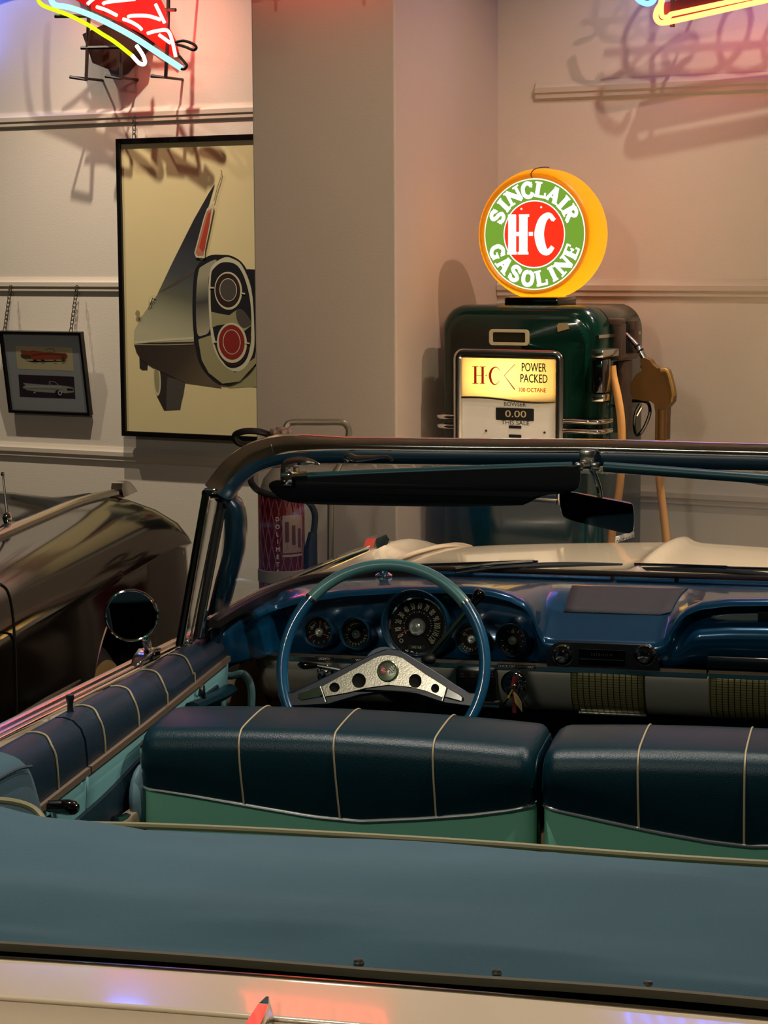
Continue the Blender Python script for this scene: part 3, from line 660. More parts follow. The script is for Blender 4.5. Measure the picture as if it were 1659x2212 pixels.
# pump side: brackets, hose, holster, nozzle
def su(x, y, u): p = onP(x, y, WO+WE*u, WE)-WO; return (u, p.dot(WN), p.z)
def onWv(x, y, v): return onW(x, y, v)
def wbox(name, x0, y0, x1, y1, u0, u1, dv, m, bev=.004):
    a = su(x0, y1, u1); b = su(x1, y0, u1); return MB(WM).box((u0, min(a[1], b[1]), a[2]), (u1, max(a[1], b[1])+dv, b[2]), bev=bev).build(name, m, pump)
wbox('side_groove', 1294, 722, 1384, 724, PU1-.01, PU1+.003, 0, chrome_soft, 0)
wbox('bracket', 1303, 752, 1338, 773, PU1-.01, PU1+.035, 0, chrome_soft)
wbox('bracket', 1303, 850, 1318, 868, PU1-.01, PU1+.035, 0, chrome_soft)
wbox('sight_tube', 1302, 774, 1321, 851, PU1-.01, PU1+.03, 0, blackgloss, .008)
hv = PF+.07
def hp(l, v): return [tuple(onW(x, y, v)) for x, y in l]
MB(WM).tube(catmull(hp([(1322, 790), (1325, 815), (1334, 855), (1341, 900), (1343, 945), (1342, 1010), (1336, 1070), (1327, 1120), (1320, 1175), (1318, 1260)], hv)+[(.76, hv, .25), (.80, hv-.02, .06), (.90, hv, .045), (.97, hv+.06, .06)]+hp([(1446, 1330), (1440, 1180), (1432, 1100), (1424, 1020), (1430, 950)], hv+.16), 6), .0135, 12).build('hose', hose_m, pump)
wbox('nozzle_holster', 1343, 762, 1380, 779, PU1-.01, PU1+.028, 0, holst, .006)
wbox('holster_tine', 1343, 698, 1354, 770, PU1-.01, PU1+.028, 0, holst, .005)
wbox('holster_tine', 1370, 692, 1381, 770, PU1-.01, PU1+.020, 0, holst, .005)
wbox('holster_stem', 1346, 778, 1367, 935, PU1-.01, PU1+.018, 0, holst, .005)
wbox('holster_recess', 1354, 700, 1370, 764, PU1-.004, PU1+.003, 0, darkvoid, 0)
wbox('nozzle_hook', 1345, 688, 1352, 700, PU1-.01, PU1+.045, 0, holst)
nvv = PF+.21
NW = WF(nvv)
npoly = [onW(x, y, nvv) for x, y in [(1386, 776), (1396, 772), (1408, 777), (1414, 786), (1424, 794), (1438, 794), (1446, 799), (1450, 812), (1456, 835), (1459, 855), (1457, 868), (1450, 876), (1446, 880), (1445, 905), (1444, 950), (1418, 950), (1419, 890), (1416, 872), (1408, 866), (1394, 866), (1372, 862), (1366, 850), (1366, 826), (1378, 808), (1390, 800)]]
noz = MB(NW).prism([(p.x, p.z) for p in npoly], -.017, .017).build('nozzle', brass_d, pump, smooth=0, bevel=.006)
MB(WM).tube(catmull(hp([(1428, 800), (1440, 802), (1448, 825), (1453, 852), (1450, 868)], nvv-.017), 4), .0075, 8).build('nozzle_spine', mat('lighter brass edge', '#76592a', .42, .35), noz)  # spine in a lighter brass than the nozzle body
MB(WM).tube(hp([(1432, 884), (1431, 948)], nvv), .0205, 12).build('grip_sleeve', brass_d, noz)
MB(WM).tube(hp([(1392, 786), (1402, 800)], nvv), .0175, 12).build('nozzle_collar', brass_d, noz)
sp_ = hp([(1352, 722), (1362, 732), (1378, 750), (1394, 778)], nvv)
MB(WM).tube(catmull(sp_, 5), [.008]*6+[.009]*4+[.011]*6, 12).build('spout', chrome_soft, noz)
for x, y in ((1377, 748), (1384, 758)):
    c = Vector(onW(x, y, nvv)); d = (Vector(sp_[3])-Vector(sp_[1])).normalized(); MB(WM).tube([c-d*.003, c+d*.003], .0125, 12).build('spout_ring', blackgloss, noz)
MB(WM).tube(catmull(hp([(1366, 866), (1396, 868), (1404, 885), (1400, 905), (1388, 930), (1376, 940), (1370, 920), (1374, 890), (1384, 872)], nvv), 5), .006, 8).build('trigger_guard', blackgloss, noz)
MB(WM).tube(hp([(1376, 898), (1386, 880)], nvv-.012), .005, 8).build('trigger', chrome_soft, noz)
MB(WM).tube(catmull(hp([(1312, 950), (1312, 890), (1322, 876), (1340, 880)], PF+.14), 4), .006, 8).build('side_loop', blackgloss, pump)
a = su(1322, 1176, PU1+.004); b = su(1371, 1148, PU1+.004)
lp = MB(WM).box((PU1-.004, a[1], a[2]), (PU1+.003, b[1], b[2])).build('warning_plate', white_p, pump, smooth=0)
sxf = WM @ Matrix(((0, 0, 1, PU1+.0032), (1, 0, 0, (a[1]+b[1])/2), (0, 1, 0, b[2]-.026), (0, 0, 0, 1)))
mb = MB(sxf); hh = .015; put_text(mb, 'CONTAINS', hh, Matrix.Identity(4), 0, (b[1]-a[1])*.92/(text_geo('CONTAINS')[2]*hh)); mb.build('plate_lettering', black_p, lp, smooth=0)

# ------------------------------------------------------------------ fire extinguisher on its trolley
xred = mat('extinguisher red', '#6a0f18', .3, coat=.2); xnet = mat('plum netting', '#a8455c', .6); xgrey = mat('grey painted shoulder', '#a79a8c', .45)
zinc = mat('zinc grey tube', '#8d8672', .35, .6); brassy = mat('dull brass', '#9a8458', .35, .7)
XD = 6.75
def xp(x, y, d=XD): return onD(x, y, d)
xc = xp(608, 1100); xr = .0685
ext = thing('fire_extinguisher', 'red netted fire extinguisher with black hose and bent-tube trolley handle', 'fire extinguisher', (xc.x, xc.y, 0))
XT = Matrix.Translation((xc.x, xc.y, 0)); ztop = xp(608, 1066).z; zneck = xp(608, 1012).z
MB(XT).lathe([(.001, .10), (xr*.9, .10), (xr, .12), (xr, ztop)], None, 40).build('cylinder', xred, ext)
MB(XT).lathe([(xr, ztop-.001), (xr*.97, ztop+.02), (xr*.82, ztop+.05), (xr*.5, ztop+.075), (.024, ztop+.085), (.02, zneck)], None, 40).build('shoulder', xgrey, ext)
net = MB(XT)
zb = .2; zt = ztop-.002
for s in (1, -1):
    for k in range(18):
        net.tube([((xr+.003)*math.cos(s*t*2.6+k*2*PI/18), (xr+.003)*math.sin(s*t*2.6+k*2*PI/18), zb+(zt-zb)*t) for t in [i/48 for i in range(49)]], .0019, 4, cap=False)
net.build('net_sleeve', xnet, ext)
zbd = xp(605, 1243).z
MB(XT).lathe([(xr+.005, zbd-.02), (xr+.009, zbd-.018), (xr+.009, zbd+.018), (xr+.005, zbd+.02)], None, 40, cap=False).build('retaining_band', xgrey, ext)
fx = (CAM-xc); fx.z = 0; fx.normalize(); sx = Vector((-fx.y, fx.x, 0))   # towards the camera, and to its right
def cyl_patch(name, a0, a1, z0, z1, m, dr=.0046, parent=ext):
    mb = MB(); rows = []
    for k in range(9):
        a = math.radians(a0+(a1-a0)*k/8); d = fx*math.cos(a)+sx*math.sin(a); p = xc+d*(xr+dr); q = xc+d*(xr+dr-.002)
        rows.append([(p.x, p.y, z0), (p.x, p.y, z1), (q.x, q.y, z1), (q.x, q.y, z0)])
    mb.grid(rows, 0, close_u=True); mb.add(rows[0], [[0, 1, 2, 3]]); mb.add(rows[-1], [[3, 2, 1, 0]]); return mb.build(name, m, parent)
zA, zB = xp(635, 1108).z, xp(635, 1190).z
lab = cyl_patch('label', 2, 62, zB, zA, mat('faded label', '#a58a80', .5, var=.2, vscale=60))
for k in range(3): cyl_patch('label_print', 8+k*18, 18+k*18, zB+.035-.01*k, zA-.02-.012*k, mat('label ink %d' % k, '#5a2a30', .5), .0052, lab)
cyl_patch('label_print', 2, 62, zB-.012, zB-.005, mat('label white line', '#b9a79c', .5), .0046, lab)
for j, ch in enumerate('DOLIMETE'):
    a = math.radians(-10); d = fx*math.cos(a)+sx*math.sin(a); t = Vector((-d.y, d.x, 0))
    z = xp(608, 1120).z-(xp(608, 1120).z-xp(608, 1235).z)*j/7.
    mb = MB(frame_xf(xc+d*(xr+.0052)+Vector((0, 0, z)), t, (0, 0, 1)))
    mb.v = []; put_text(mb, ch, .0135, Matrix.Identity(4), 0, .9, bold=.02)
    for q in mb.v: q.z -= xc.z
    mb.build('side_lettering', white_p, ext, smooth=0)
vm = MB(XT); zw = xp(612, 929).z
vm.lathe([(.02, zneck-.01), (.026, zneck+.01), (.017, zneck+.014), (.017, xp(610, 965).z), (.022, xp(610, 962).z), (.022, xp(610, 948).z), (.011, xp(610, 945).z), (.011, zw-.012)], None, 8); vm.build('valve_body', brassy, ext)
wh = MB(XT); wh.lathe([(.001, zw+.012), (.014, zw+.012), (.016, zw+.006), (.026, zw+.004), (.026, zw-.006), (.016, zw-.008)], None, 20)
for k in range(6):
    a = k*PI/3; wh.ball((.027*math.cos(a), .027*math.sin(a), zw-.001), .0095, seg=10, rings=6)
wh.build('valve_wheel', mat('worn red white wheel', '#a5897c', .45), ext)
f0, f1 = xp(604, 958), xp(556, 960)
MB().tube([f0, f0.lerp(f1, .35)], .014, 6).build('hose_nut', brassy, ext); MB().tube([f0.lerp(f1, .35), f1], .0105, 12).build('hose_ferrule', brassy, ext)
hz = [xp(x, y, XD+dd) for x, y, dd in [(556, 960, 0), (525, 960, -.02), (509, 951, -.04), (510, 938, -.05), (535, 931, -.06), (570, 935, -.04), (592, 950, .06), (600, 985, .09), (560, 1000, .02), (541, 1030, -.03), (552, 1055, -.085), (580, 1068, -.10), (620, 1072, -.09), (660, 1080, -.01), (680, 1110, 0), (676, 1160, 0)]]
MB().tube(catmull(hz, 6), .0105, 10).build('hose', rubber, ext)
MB().tube([xp(676, 1150), xp(672, 1180), xp(672, 1260), xp(672, 1300)], [.014, .02, .022, .022], 12).build('discharge_horn', mat('dark blue horn', '#0f1626', .5), ext)
XB = XD+.09
tr = catmull([xp(x, y, XB) for x, y in [(640, 1010), (625, 960), (618, 930), (622, 916), (636, 912), (690, 912), (735, 912), (748, 918), (754, 932), (748, 960), (735, 1000), (722, 1025), (715, 1050), (714, 1120), (713, 1250)]], 5)
q = tr[-1].copy(); q.z = .06; w = tr[0].copy(); w.z = .06
MB().tube(tr+[q], .0105, 10).build('trolley_handle', zinc, ext)
MB().tube([tr[0], Vector((tr[0].x, tr[0].y, .06))], .0105, 10).build('trolley_upright', zinc, ext)
MB().box((xc.x-.10, xc.y-.09, .075), (xc.x+.14, xc.y+.14, .10), bev=.005).build('trolley_plate', zinc, ext)
ax = (q-w).normalized()
for p in (w, q):
    MB(axis_xf(p+ax*(.03 if p is q else -.03), ax)).lathe([(.02, -.02), (.052, -.02), (.06, -.012), (.06, .012), (.052, .02), (.02, .02)], None, 24).build('wheel', rubber, ext)
MB().tube([w-ax*.05, q+ax*.05], .008, 8).build('axle', zinc, ext)
# ------------------------------------------------------------------ black car
bk = mat('black car lacquer', '#060504', .09, spec=.24)
bgap = mat('panel gap', '#010101', .6)
tan_w = mat('aged whitewall', '#8d7442', .6); tyre_m = mat('tyre rubber', '#0c0b0a', .7)
BT = .105
BM = Matrix(((math.cos(BT), -math.sin(BT), 0, -1.694), (math.sin(BT), math.cos(BT), 0, 5.207), (0, 0, 1, 0), (0, 0, 0, 1)))
BI = BM.inverted(); bR = BM.col[0].to_3d(); bF = BM.col[1].to_3d()
def onB(x, y, u): return BI @ onP(x, y, BM @ Vector((u, 0, 0)), bR)
bc = thing('black_car', 'glossy black vintage car parked to the left of the convertible', 'car', BM @ Vector((-.6, -1.0, 0)))
UF = .295; MID = -.63
e1 = onB(185, 1490, UF); e2 = onB(229, 1342, UF)
WV = e1[1]+.36; AR = .40
def uf(v): return UF-.20*ss(.85, 1.47, v)**1.6-.05*ss(-1.8, -3.4, v) - (.9 if False else 0)
def zlow(v):
    a = (v-WV)/AR
    w = .22
    if abs(a) < 1: w = max(w, .30+.50*math.sqrt(1-a*a))
    a = (v-WV+2.95)/AR
    if abs(a) < 1: w = max(w, .30+.42*math.sqrt(1-a*a))
    return w
def bsec(v):
    f = uf(v); zl = zlow(v); dn = .06*ss(.6, 1.45, v); P = []
    brow = ss(-.4, .7, v)
    for z in [zl, zl+.012, max(zl+.02, .40), max(zl+.03, .55), max(zl+.035, .70), max(zl+.04, .815)]:
        P.append((f-.05*max(0, (.5-z)/.3)-.010*brow*ss(.6, .8, z), z))
    P += [(f-.012*brow, .862-dn), (f+.006*brow, .876-dn), (f-.004, .895-dn), (f-.04, .935-dn*.9), (f-.11, .972-dn*.8), (f-.19, .992-dn*.6), (f-.26, 1.0-dn*.5), (f-.295, 1.004-dn*.5), (f-.33, .998-dn*.5), (f-.42, .994-dn*.6), (f-.58, 1.015-dn*.7), (f-.75, 1.035-dn*.8), (MID+.06, 1.044-dn*.8), (MID, 1.046-dn*.8)]
    return P
vs = sorted(set([round(-3.4+i*.1, 3) for i in range(27)]+[round(WV-AR+AR*2*i/24, 3) for i in range(25)]+[round(WV-2.95-AR+AR*2*i/16, 3) for i in range(17)]+[round(-.8+i*.05, 3) for i in range(41)]+[1.24, 1.28, 1.32, 1.35, 1.38, 1.405, 1.42, 1.43]))
def close_nose(P, v):
    # draw the section in towards the middle as the nose turns in
    k = ss(1.14, 1.435, v)
    return [(MID+(u-MID)*(1-.30*k*k), z-(.10*k*k if z > .80 else 0)*(z-.75)/.25) for u, z in P]
rows = []
for v in vs:
    P = close_nose(bsec(v), v); full = [(u, v, z) for u, z in P]+[(2*MID-u, v, z) for u, z in P[-2::-1]]
    rows.append(full)
mb = MB(BM); mb.grid(rows)
last = rows[-1]; n = len(last); fr_ = [(p[0]*.9+MID*.1, p[1]+.03, p[2]*.96) for p in last]
mb.grid([last, fr_]); mb.add(fr_, [list(range(n))]); mb.add(rows[0], [list(range(n))])
mb.build('body', bk, bc, smooth=50)
mb = MB(BM); mb.box((2*MID-UF+.1, -3.3, .15), (UF-.28, 1.15, .6)); mb.build('chassis', darkvoid, bc, smooth=0)
for s in (0, 1):
    for vv in (WV, WV-2.95):
        u0 = UF-.055 if s == 0 else 2*MID-UF+.055; X = axis_xf(BM @ Vector((u0, vv, .345)), bR if s == 0 else -bR)
        w = MB(X).lathe([(.18, -.17), (.30, -.18), (.34, -.16), (.345, -.09), (.34, -.03), (.30, 0), (.18, .004)], None, 40).build('wheel', tyre_m, bc)
        MB(X).lathe([(.215, .003), (.222, .008), (.285, .005), (.30, .001)], None, 40, cap=False).build('whitewall', tan_w, w)
        MB(X).lathe([(.215, .0), (.20, .006), (.18, -.01), (.10, .0), (.07, .02), (.001, .028)], None, 32).build('hubcap', blackgloss, w)
lip = MB(BM); lip.tube([(uf(v)-.004 if abs(v-WV) < AR*.99 else uf(v)-.02, v, (.30+.50*math.sqrt(max(0, 1-((v-WV)/AR)**2)))-.002) for v in [WV-AR*math.cos(PI*k/32) for k in range(33)]], .005, 6)
lip.build('wheel_arch_trim', chrome_soft, bc)
# greenhouse, out of the picture to the left
gh = MB(BM); R2 = []
for v, z, w in [(-.75, 1.01, .78), (-1.15, 1.36, .58), (-1.35, 1.43, .56), (-2.2, 1.43, .55), (-2.5, 1.33, .57), (-2.85, 1.02, .72)]:
    R2.append([(MID+w, v, 1.0), (MID+w*.98, v, z-.04), (MID+w*.85, v, z), (MID-w*.85, v, z), (MID-w*.98, v, z-.04), (MID-w, v, 1.0)])
gh.grid(R2); gh.add(R2[0], [list(range(6))]); gh.add(R2[-1], [list(range(6))]); gh.build('cabin', blackgloss, bc, smooth=30)
# mouldings
st = []
for k in range(13):
    v = -.5+(1.16+.5)*k/12; st.append(Vector((0, v, 1.006-.03*ss(.6, 1.45, v))))
wid = .02
mb = MB(BM); mb.sweep(st, [(-wid, -.004), (wid, -.004), (wid*.9, .006), (wid*.35, .013), (-wid*.35, .013), (-wid*.9, .006)]); mb.build('fender_moulding', chrome_soft, bc)
o = BI @ onZ(238, 1052, .992); print('ORN', o)
mb = MB(BM); mb.grid([[(-.024, v, 1.0-.035), (-.018, v, z), (.018, v, z), (.024, v, 1.0-.035)] for v, z in [(o[1]-.06, .992), (o[1]-.05, 1.010), (o[1]+.0, 1.013), (o[1]+.05, 1.004), (o[1]+.12, .975)]])
mb.add([(-.024, o[1]-.06, .965), (-.018, o[1]-.06, .992), (.018, o[1]-.06, .992), (.024, o[1]-.06, .965)], [[0, 1, 2, 3]]); mb.build('fender_ornament', chrome_soft, bc, smooth=20)
s0_, s1_ = onB(30, 1566, UF+.004), onB(176, 1470, UF+.004)
mb = MB(BM); mb.tube([(UF, s0_[1], s0_[2]), (UF, (s0_[1]+s1_[1])/2, (s0_[2]+s1_[2])/2), (UF, s1_[1], s1_[2])], [.016, .013, .003], 8); mb.build('side_spear', chrome_soft, bc)
bd0, bd1 = onB(364, 1200, UF-.05), onB(381, 1192, UF-.05)
mb = MB(BM); mb.box((uf(bd0[1])-.06, bd0[1]-.03, bd0[2]-.012), (uf(bd0[1])-.012, bd0[1]+.05, bd0[2]+.010), bev=.003); mb.build('badge', chrome_soft, bc)
gp = catmull([(onB(x, y, UF+.0015)[0], onB(x, y, UF+.0015)[1], onB(x, y, UF+.0015)[2]) for x, y in [(0, 1262), (15, 1275), (25, 1310), (31, 1370), (34, 1450), (36, 1560), (36, 1640)]], 5)
mb = MB(BM); mb.tube(gp, .0035, 6); mb.build('door_gap', bgap, bc)
b0 = BI @ onZ(17, 1146, 1.0); at = BI @ onD(6, 1024, (onZ(17, 1146, 1.0)-CAM).dot(FW_)+.02)
mb = MB(BM @ Matrix.Translation((b0[0], b0[1], .99))); mb.lathe([(.026, 0), (.028, .012), (.018, .024), (.010, .03), (.014, .045), (.010, .056), (.004, .06)], None, 16); ab = mb.build('antenna_base', chrome, bc)
mb = MB(BM); A0 = Vector((b0[0], b0[1], 1.04)); mb.tube([A0, A0.lerp(at, .5), A0.lerp(at, .5), A0.lerp(at, .97)], [.0045, .004, .003, .003], 8); mb.ball(at, .006, seg=10, rings=6); mb.build('antenna_mast', chrome_soft, ab)
# front bumper, mostly hidden beyond the nose
mb = MB(BM); mb.tube(catmull([(UF-.12, .95, .46), (UF-.11, 1.15, .47), (UF-.22, 1.32, .47), (MID, 1.42, .47), (2*MID-UF+.22, 1.32, .47), (2*MID-UF+.11, 1.15, .47), (2*MID-UF+.12, .95, .46)], 6), .05, 10, flat=1.4); mb.build('bumper', chrome_soft, bc)
# ------------------------------------------------------------------ convertible
cream = mat('cream lacquer', '#d9c6a8', .12, coat=.7, spec=.6)
dash_m = mat('blue metallic dash paint', '#0d4a70', .22, .30, coat=.7)
pill_m = mat('dark teal pillar paint', '#0b2c3c', .28, .2, coat=.5)
vinyl = mat('navy teal vinyl', '#03242d', .34, spec=.30, bump=.16, bscale=420, var=.06, vscale=30)
vinyl_pad = mat('navy pad vinyl', '#0b2433', .40, bump=.22, bscale=420, var=.06, vscale=30)
green_v = mat('sea green vinyl', '#84cdae', .5, bump=.12, bscale=400)
teal_v = mat('pale teal door vinyl', '#74adb2', .5, bump=.12, bscale=400)
boot_m = mat('grey blue boot cloth', '#38545f', .85, spec=.25, bump=.35, bscale=700, var=.12, vscale=7, sheen=.06)
pipe_m = mat('cream piping', '#9d9072', .4); gold_b = mat('olive gold binding', '#6f6a45', .55); olive = mat('olive binding', '#4a442e', .6)
visor_m = mat('dark teal visor vinyl', '#03090c', .55, spec=.2, bump=.15, bscale=400); visor_roll = mat('teal visor roll', '#0d3a40', .38)
wheel_m = mat('blue steering wheel', '#1a5478', .22, coat=.6); wheel_l = mat('teal steering wheel', '#5d9192', .25, coat=.6)
dial_m = mat('black dial face', '#100e0b', .6, spec=.12); dial_ink = mat('dial ink', '#aab08a', .5); tick_ink = mat('dial white ink', '#d8dccb', .5)
gold_panel = mat('ribbed anodised panel', '#b0a872', .36, .55)
needle = mat('red needle', '#c02a20', .45)
carpet = mat('dark blue carpet', '#0a1820', .95)
wind_glass = glass('windscreen glass', (.97, .985, .98), 1.45)
car = thing('convertible_car', 'open cream convertible with blue dashboard and split teal bench seats, seen from behind', 'car', (0, 4.0, 0))

# ---- body shell
def zdeck(y): return .885-.012*ss(2.3, 1.2, y)-.05*ss(1.5, .7, y)
def zhood(y): return interp([(4.9, .972), (5.1, .969), (5.3, .963), (5.6, .948), (5.9, .925), (6.2, .892), (6.45, .845), (6.65, .77)], y)
def side_sec(y):
    k = 1-.07*ss(5.6, 6.75, y)-.05*ss(1.6, .6, y); tp = interp([(.6, -.06), (1.4, -.02), (2.4, 0), (4.5, 0), (5.9, -.022), (6.4, -.06), (6.75, -.12)], y)
    zl = .24
    for yc in (5.55, 2.42):
        a = (y-yc)/.39
        if abs(a) < 1: zl = max(zl, .30+.38*math.sqrt(1-a*a))
    return [(.94*k, zl), (.965*k, max(zl+.01, .36)), (1.0*k, max(zl+.02, .60)), (1.0*k, max(zl+.03, .74)+tp*.5), (.985*k, .82+tp), (.955*k, .878+tp), (.93*k, .898+tp)]
ys = sorted(set([round(.62+.12*i, 3) for i in range(52)]+[round(5.55-.39+.78*i/20, 3) for i in range(21)]+[round(2.42-.39+.78*i/20, 3) for i in range(21)]))
for s, nm in ((-1, 'side_panel'), (1, 'side_panel')):
    rows = []
    for y in ys:
        P = side_sec(y)
        if y > 4.52:      # front fender top with its ridge
            k = ss(4.5, 5.0, y); zr = interp([(4.45, .945), (4.85, .938), (5.27, .928), (5.87, .909), (6.3, .87), (6.7, .79)], y); e = zhood(y)
            xb = interp([(4.3, .81), (4.45, .805), (4.62, .785), (4.76, .748), (4.87, .675), (4.93, .60)], y)+.012
            P = P+[(.895, zr-.012), (.84, zr+.002), (.82, zr+.004), (.795, zr), (.74, zr-.02*k), (.69, zr*.5+e*.5-.012), (.655, e-.012), (.655, e-.05)]
            P = [(max(a_, xb), b_) for a_, b_ in P]
        elif y < 2.30:
            P = P+[(.90, zdeck(y)+.014), (.85, zdeck(y)+.006), (.80, zdeck(y)+.002), (.78, zdeck(y)), (.765, zdeck(y)), (.755, zdeck(y)), (.75, zdeck(y)-.002), (.75, zdeck(y)-.04)]
        else:
            P = P+[(.918, .901), (.905, .902), (.90, .90), (.895, .895), (.893, .85), (.892, .80), (.89, .70), (.885, .5)]
        rows.append([(s*x, y, z) for x, z in P])
    MB().grid(rows).build(nm, cream, car, smooth=50, solid=.004)
tail = MB(); tail.grid([[(-.85+1.7*i/10, .62-.05*math.sin(PI*i/10), z) for i in range(11)] for z in (.30, .5, .7, .84)]); tail.build('tail_panel', cream, car, solid=.01)
nose = MB(); nose.grid([[(-.93+1.86*i/12, 6.74+.06*math.sin(PI*i/12), z) for i in range(13)] for z in (.28, .5, .66, .74)]); nose.build('nose_panel', cream, car, solid=.01)
MB().tube(catmull([(-.97, 6.3, .42), (-.95, 6.7, .42), (-.6, 6.88, .42), (0, 6.92, .42), (.6, 6.88, .42), (.95, 6.7, .42), (.97, 6.3, .42)], 5), .06, 10, flat=1.5).build('front_bumper', chrome, car)
MB().tube(catmull([(-.93, .9, .42), (-.9, .6, .42), (0, .48, .42), (.9, .6, .42), (.93, .9, .42)], 5), .06, 10, flat=1.5).build('rear_bumper', chrome, car)
MB().box((-.87, .9, .17), (.87, 6.6, .24)).build('floor_pan', carpet, car, smooth=0)
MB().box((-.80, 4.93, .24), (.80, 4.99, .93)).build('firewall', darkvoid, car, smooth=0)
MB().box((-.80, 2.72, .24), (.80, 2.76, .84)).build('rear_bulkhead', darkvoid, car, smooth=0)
for s in (-1, 1):
    for yc in (5.55, 2.42):
        X = axis_xf((s*.955, yc, .34), (s, 0, 0))
        w = MB(X).lathe([(.18, -.18), (.30, -.19), (.335, -.17), (.34, -.09), (.335, -.03), (.30, 0), (.18, .004)], None, 40).build('wheel', tyre_m, car)
        MB(X).lathe([(.20, .004), (.205, .008), (.27, .006), (.285, .002)], None, 40, cap=False).build('whitewall', mat('whitewall %d%d' % (s, yc*100), '#c9c2b0', .6), w)
        MB(X).lathe([(.20, .0), (.19, .012), (.12, .004), (.08, .03), (.001, .04)], None, 32).build('hubcap', chrome, w)
# ---- hood
xs = sorted(set([round(-.65+1.3*i/40, 4) for i in range(41)]+[-.02, -.01, 0., .01, .02, .03, .04, .05]))
rows = []
for y in [4.99, 5.02, 5.1, 5.2, 5.35, 5.5, 5.65, 5.8, 5.95, 6.1, 6.25, 6.4, 6.55, 6.65]:
    rows.append([(x, y, zhood(y)-.026*abs(x/.65)**2.2+.018*math.exp(-abs((x-.02)/.022)**1.4)*(1 if x < .02 else 1)+.006*math.exp(-abs((x-.02)/.2)**2)-(.02 if y < 5.0 else 0)) for x in xs])
MB().grid(rows).build('hood', cream, car, smooth=60, solid=.004)
# cowl panel between hood and dash
gk = [(-.80, 4.30, .952), (-.795, 4.45, .958), (-.775, 4.62, .966), (-.735, 4.76, .971), (-.66, 4.87, .973), (-.56, 4.93, .974), (-.40, 4.965, .975), (0, 4.972, .975)]
gk = [Vector(p) for p in gk]; base = catmull(gk+[Vector((-p.x, p.y, p.z)) for p in gk[-2::-1]], 5)
MB().grid([[p for p in base], [Vector((p.x*1.0, max(p.y, 5.0) if abs(p.x) < .62 else p.y+.02, p.z-.012)) + (Vector((0, .02, 0)) if abs(p.x) < .62 else Vector((-.03 if p.x < 0 else .03, .03, -.01))) for p in base]]).build('cowl_panel', cream, car, solid=.003)
MB().sweep([p+Vector((0, 0, .001)) for p in base], [(-.012, -.008), (.012, -.008), (.010, .008), (0, .012), (-.010, .008)]).build('windscreen_gasket', mat('dark gasket', '#17110d', .35), car)
MB().tube([p+Vector((0, .016, .012)) if abs(p.x) < .6 else p+Vector((-.014 if p.x < 0 else .014, .006, .012)) for p in base], .004, 6).build('windscreen_bead', chrome_soft, car)
# fender ridge moulding and its ornament
for s in (-1, 1):
    rp = [Vector((s*.82, y, z)) for y, z in [(4.62, .946), (4.85, .943), (5.27, .933), (5.55, .924), (5.80, .915)]]
    MB().sweep(catmull(rp, 4), [(-.010, -.004), (.010, -.004), (.008, .004), (.003, .010), (-.003, .010), (-.008, .004)]).build('fender_moulding', chrome, car)
    mb = MB(); sec = [(5.72, .917, .012), (5.78, .942, .014), (5.90, .938, .013), (5.99, .905, .004)]
    mb.grid([[(s*.82-w*1.4, y, z-.05), (s*.82-w, y, z), (s*.82+w, y, z), (s*.82+w*1.4, y, z-.05)] for y, z, w in sec], close_u=True)
    y, z, w = sec[0]; mb.add([(s*.82-w*1.4, y, z-.05), (s*.82-w, y, z), (s*.82+w, y, z), (s*.82+w*1.4, y, z-.05)], [[0, 1, 2, 3]]); mb.build('fender_ornament', chrome, car, smooth=20)
# ---- wipers and washer nozzle
def wip(name, arm, blade):
    a = [onZ(x, y, z) for x, y, z in arm]; b = [onZ(x, y, z) for x, y, z in blade]
    w = MB().tube(a, .005, 8).build(name, blackgloss, car)
    MB().tube(catmull(b, 4), [.003+.004*math.sin(PI*k/(4*(len(b)-1))) for k in range(4*(len(b)-1)+1)], 8).build('wiper_blade', rubber, w)
    MB().tube([p+Vector((0, 0, .010)) for p in b[:3]], .004, 6).build('wiper_bridge', blackgloss, w)
    return w
wip('windscreen_wiper', [(905, 1222, .985), (1000, 1219, .99), (1140, 1214, .995), (1162, 1215, .995)], [(983, 1238, .985), (1060, 1228, .992), (1150, 1222, .995), (1250, 1219, .992), (1344, 1219, .985)])
wip('windscreen_wiper', [(1800, 1232, .985), (1659, 1230, .99), (1585, 1228, .995), (1560, 1227, .995)], [(1371, 1228, .985), (1450, 1230, .99), (1570, 1234, .995), (1659, 1242, .99), (1740, 1248, .985)])
c = onZ(829, 1247, .975)
mb = MB(Matrix.Translation(c)); mb.lathe([(.022, 0), (.021, .006), (.012, .012), (.012, .022), (.016, .024), (.016, .030), (.002, .032)], None, 16); mb.build('washer_nozzle', chrome, car)
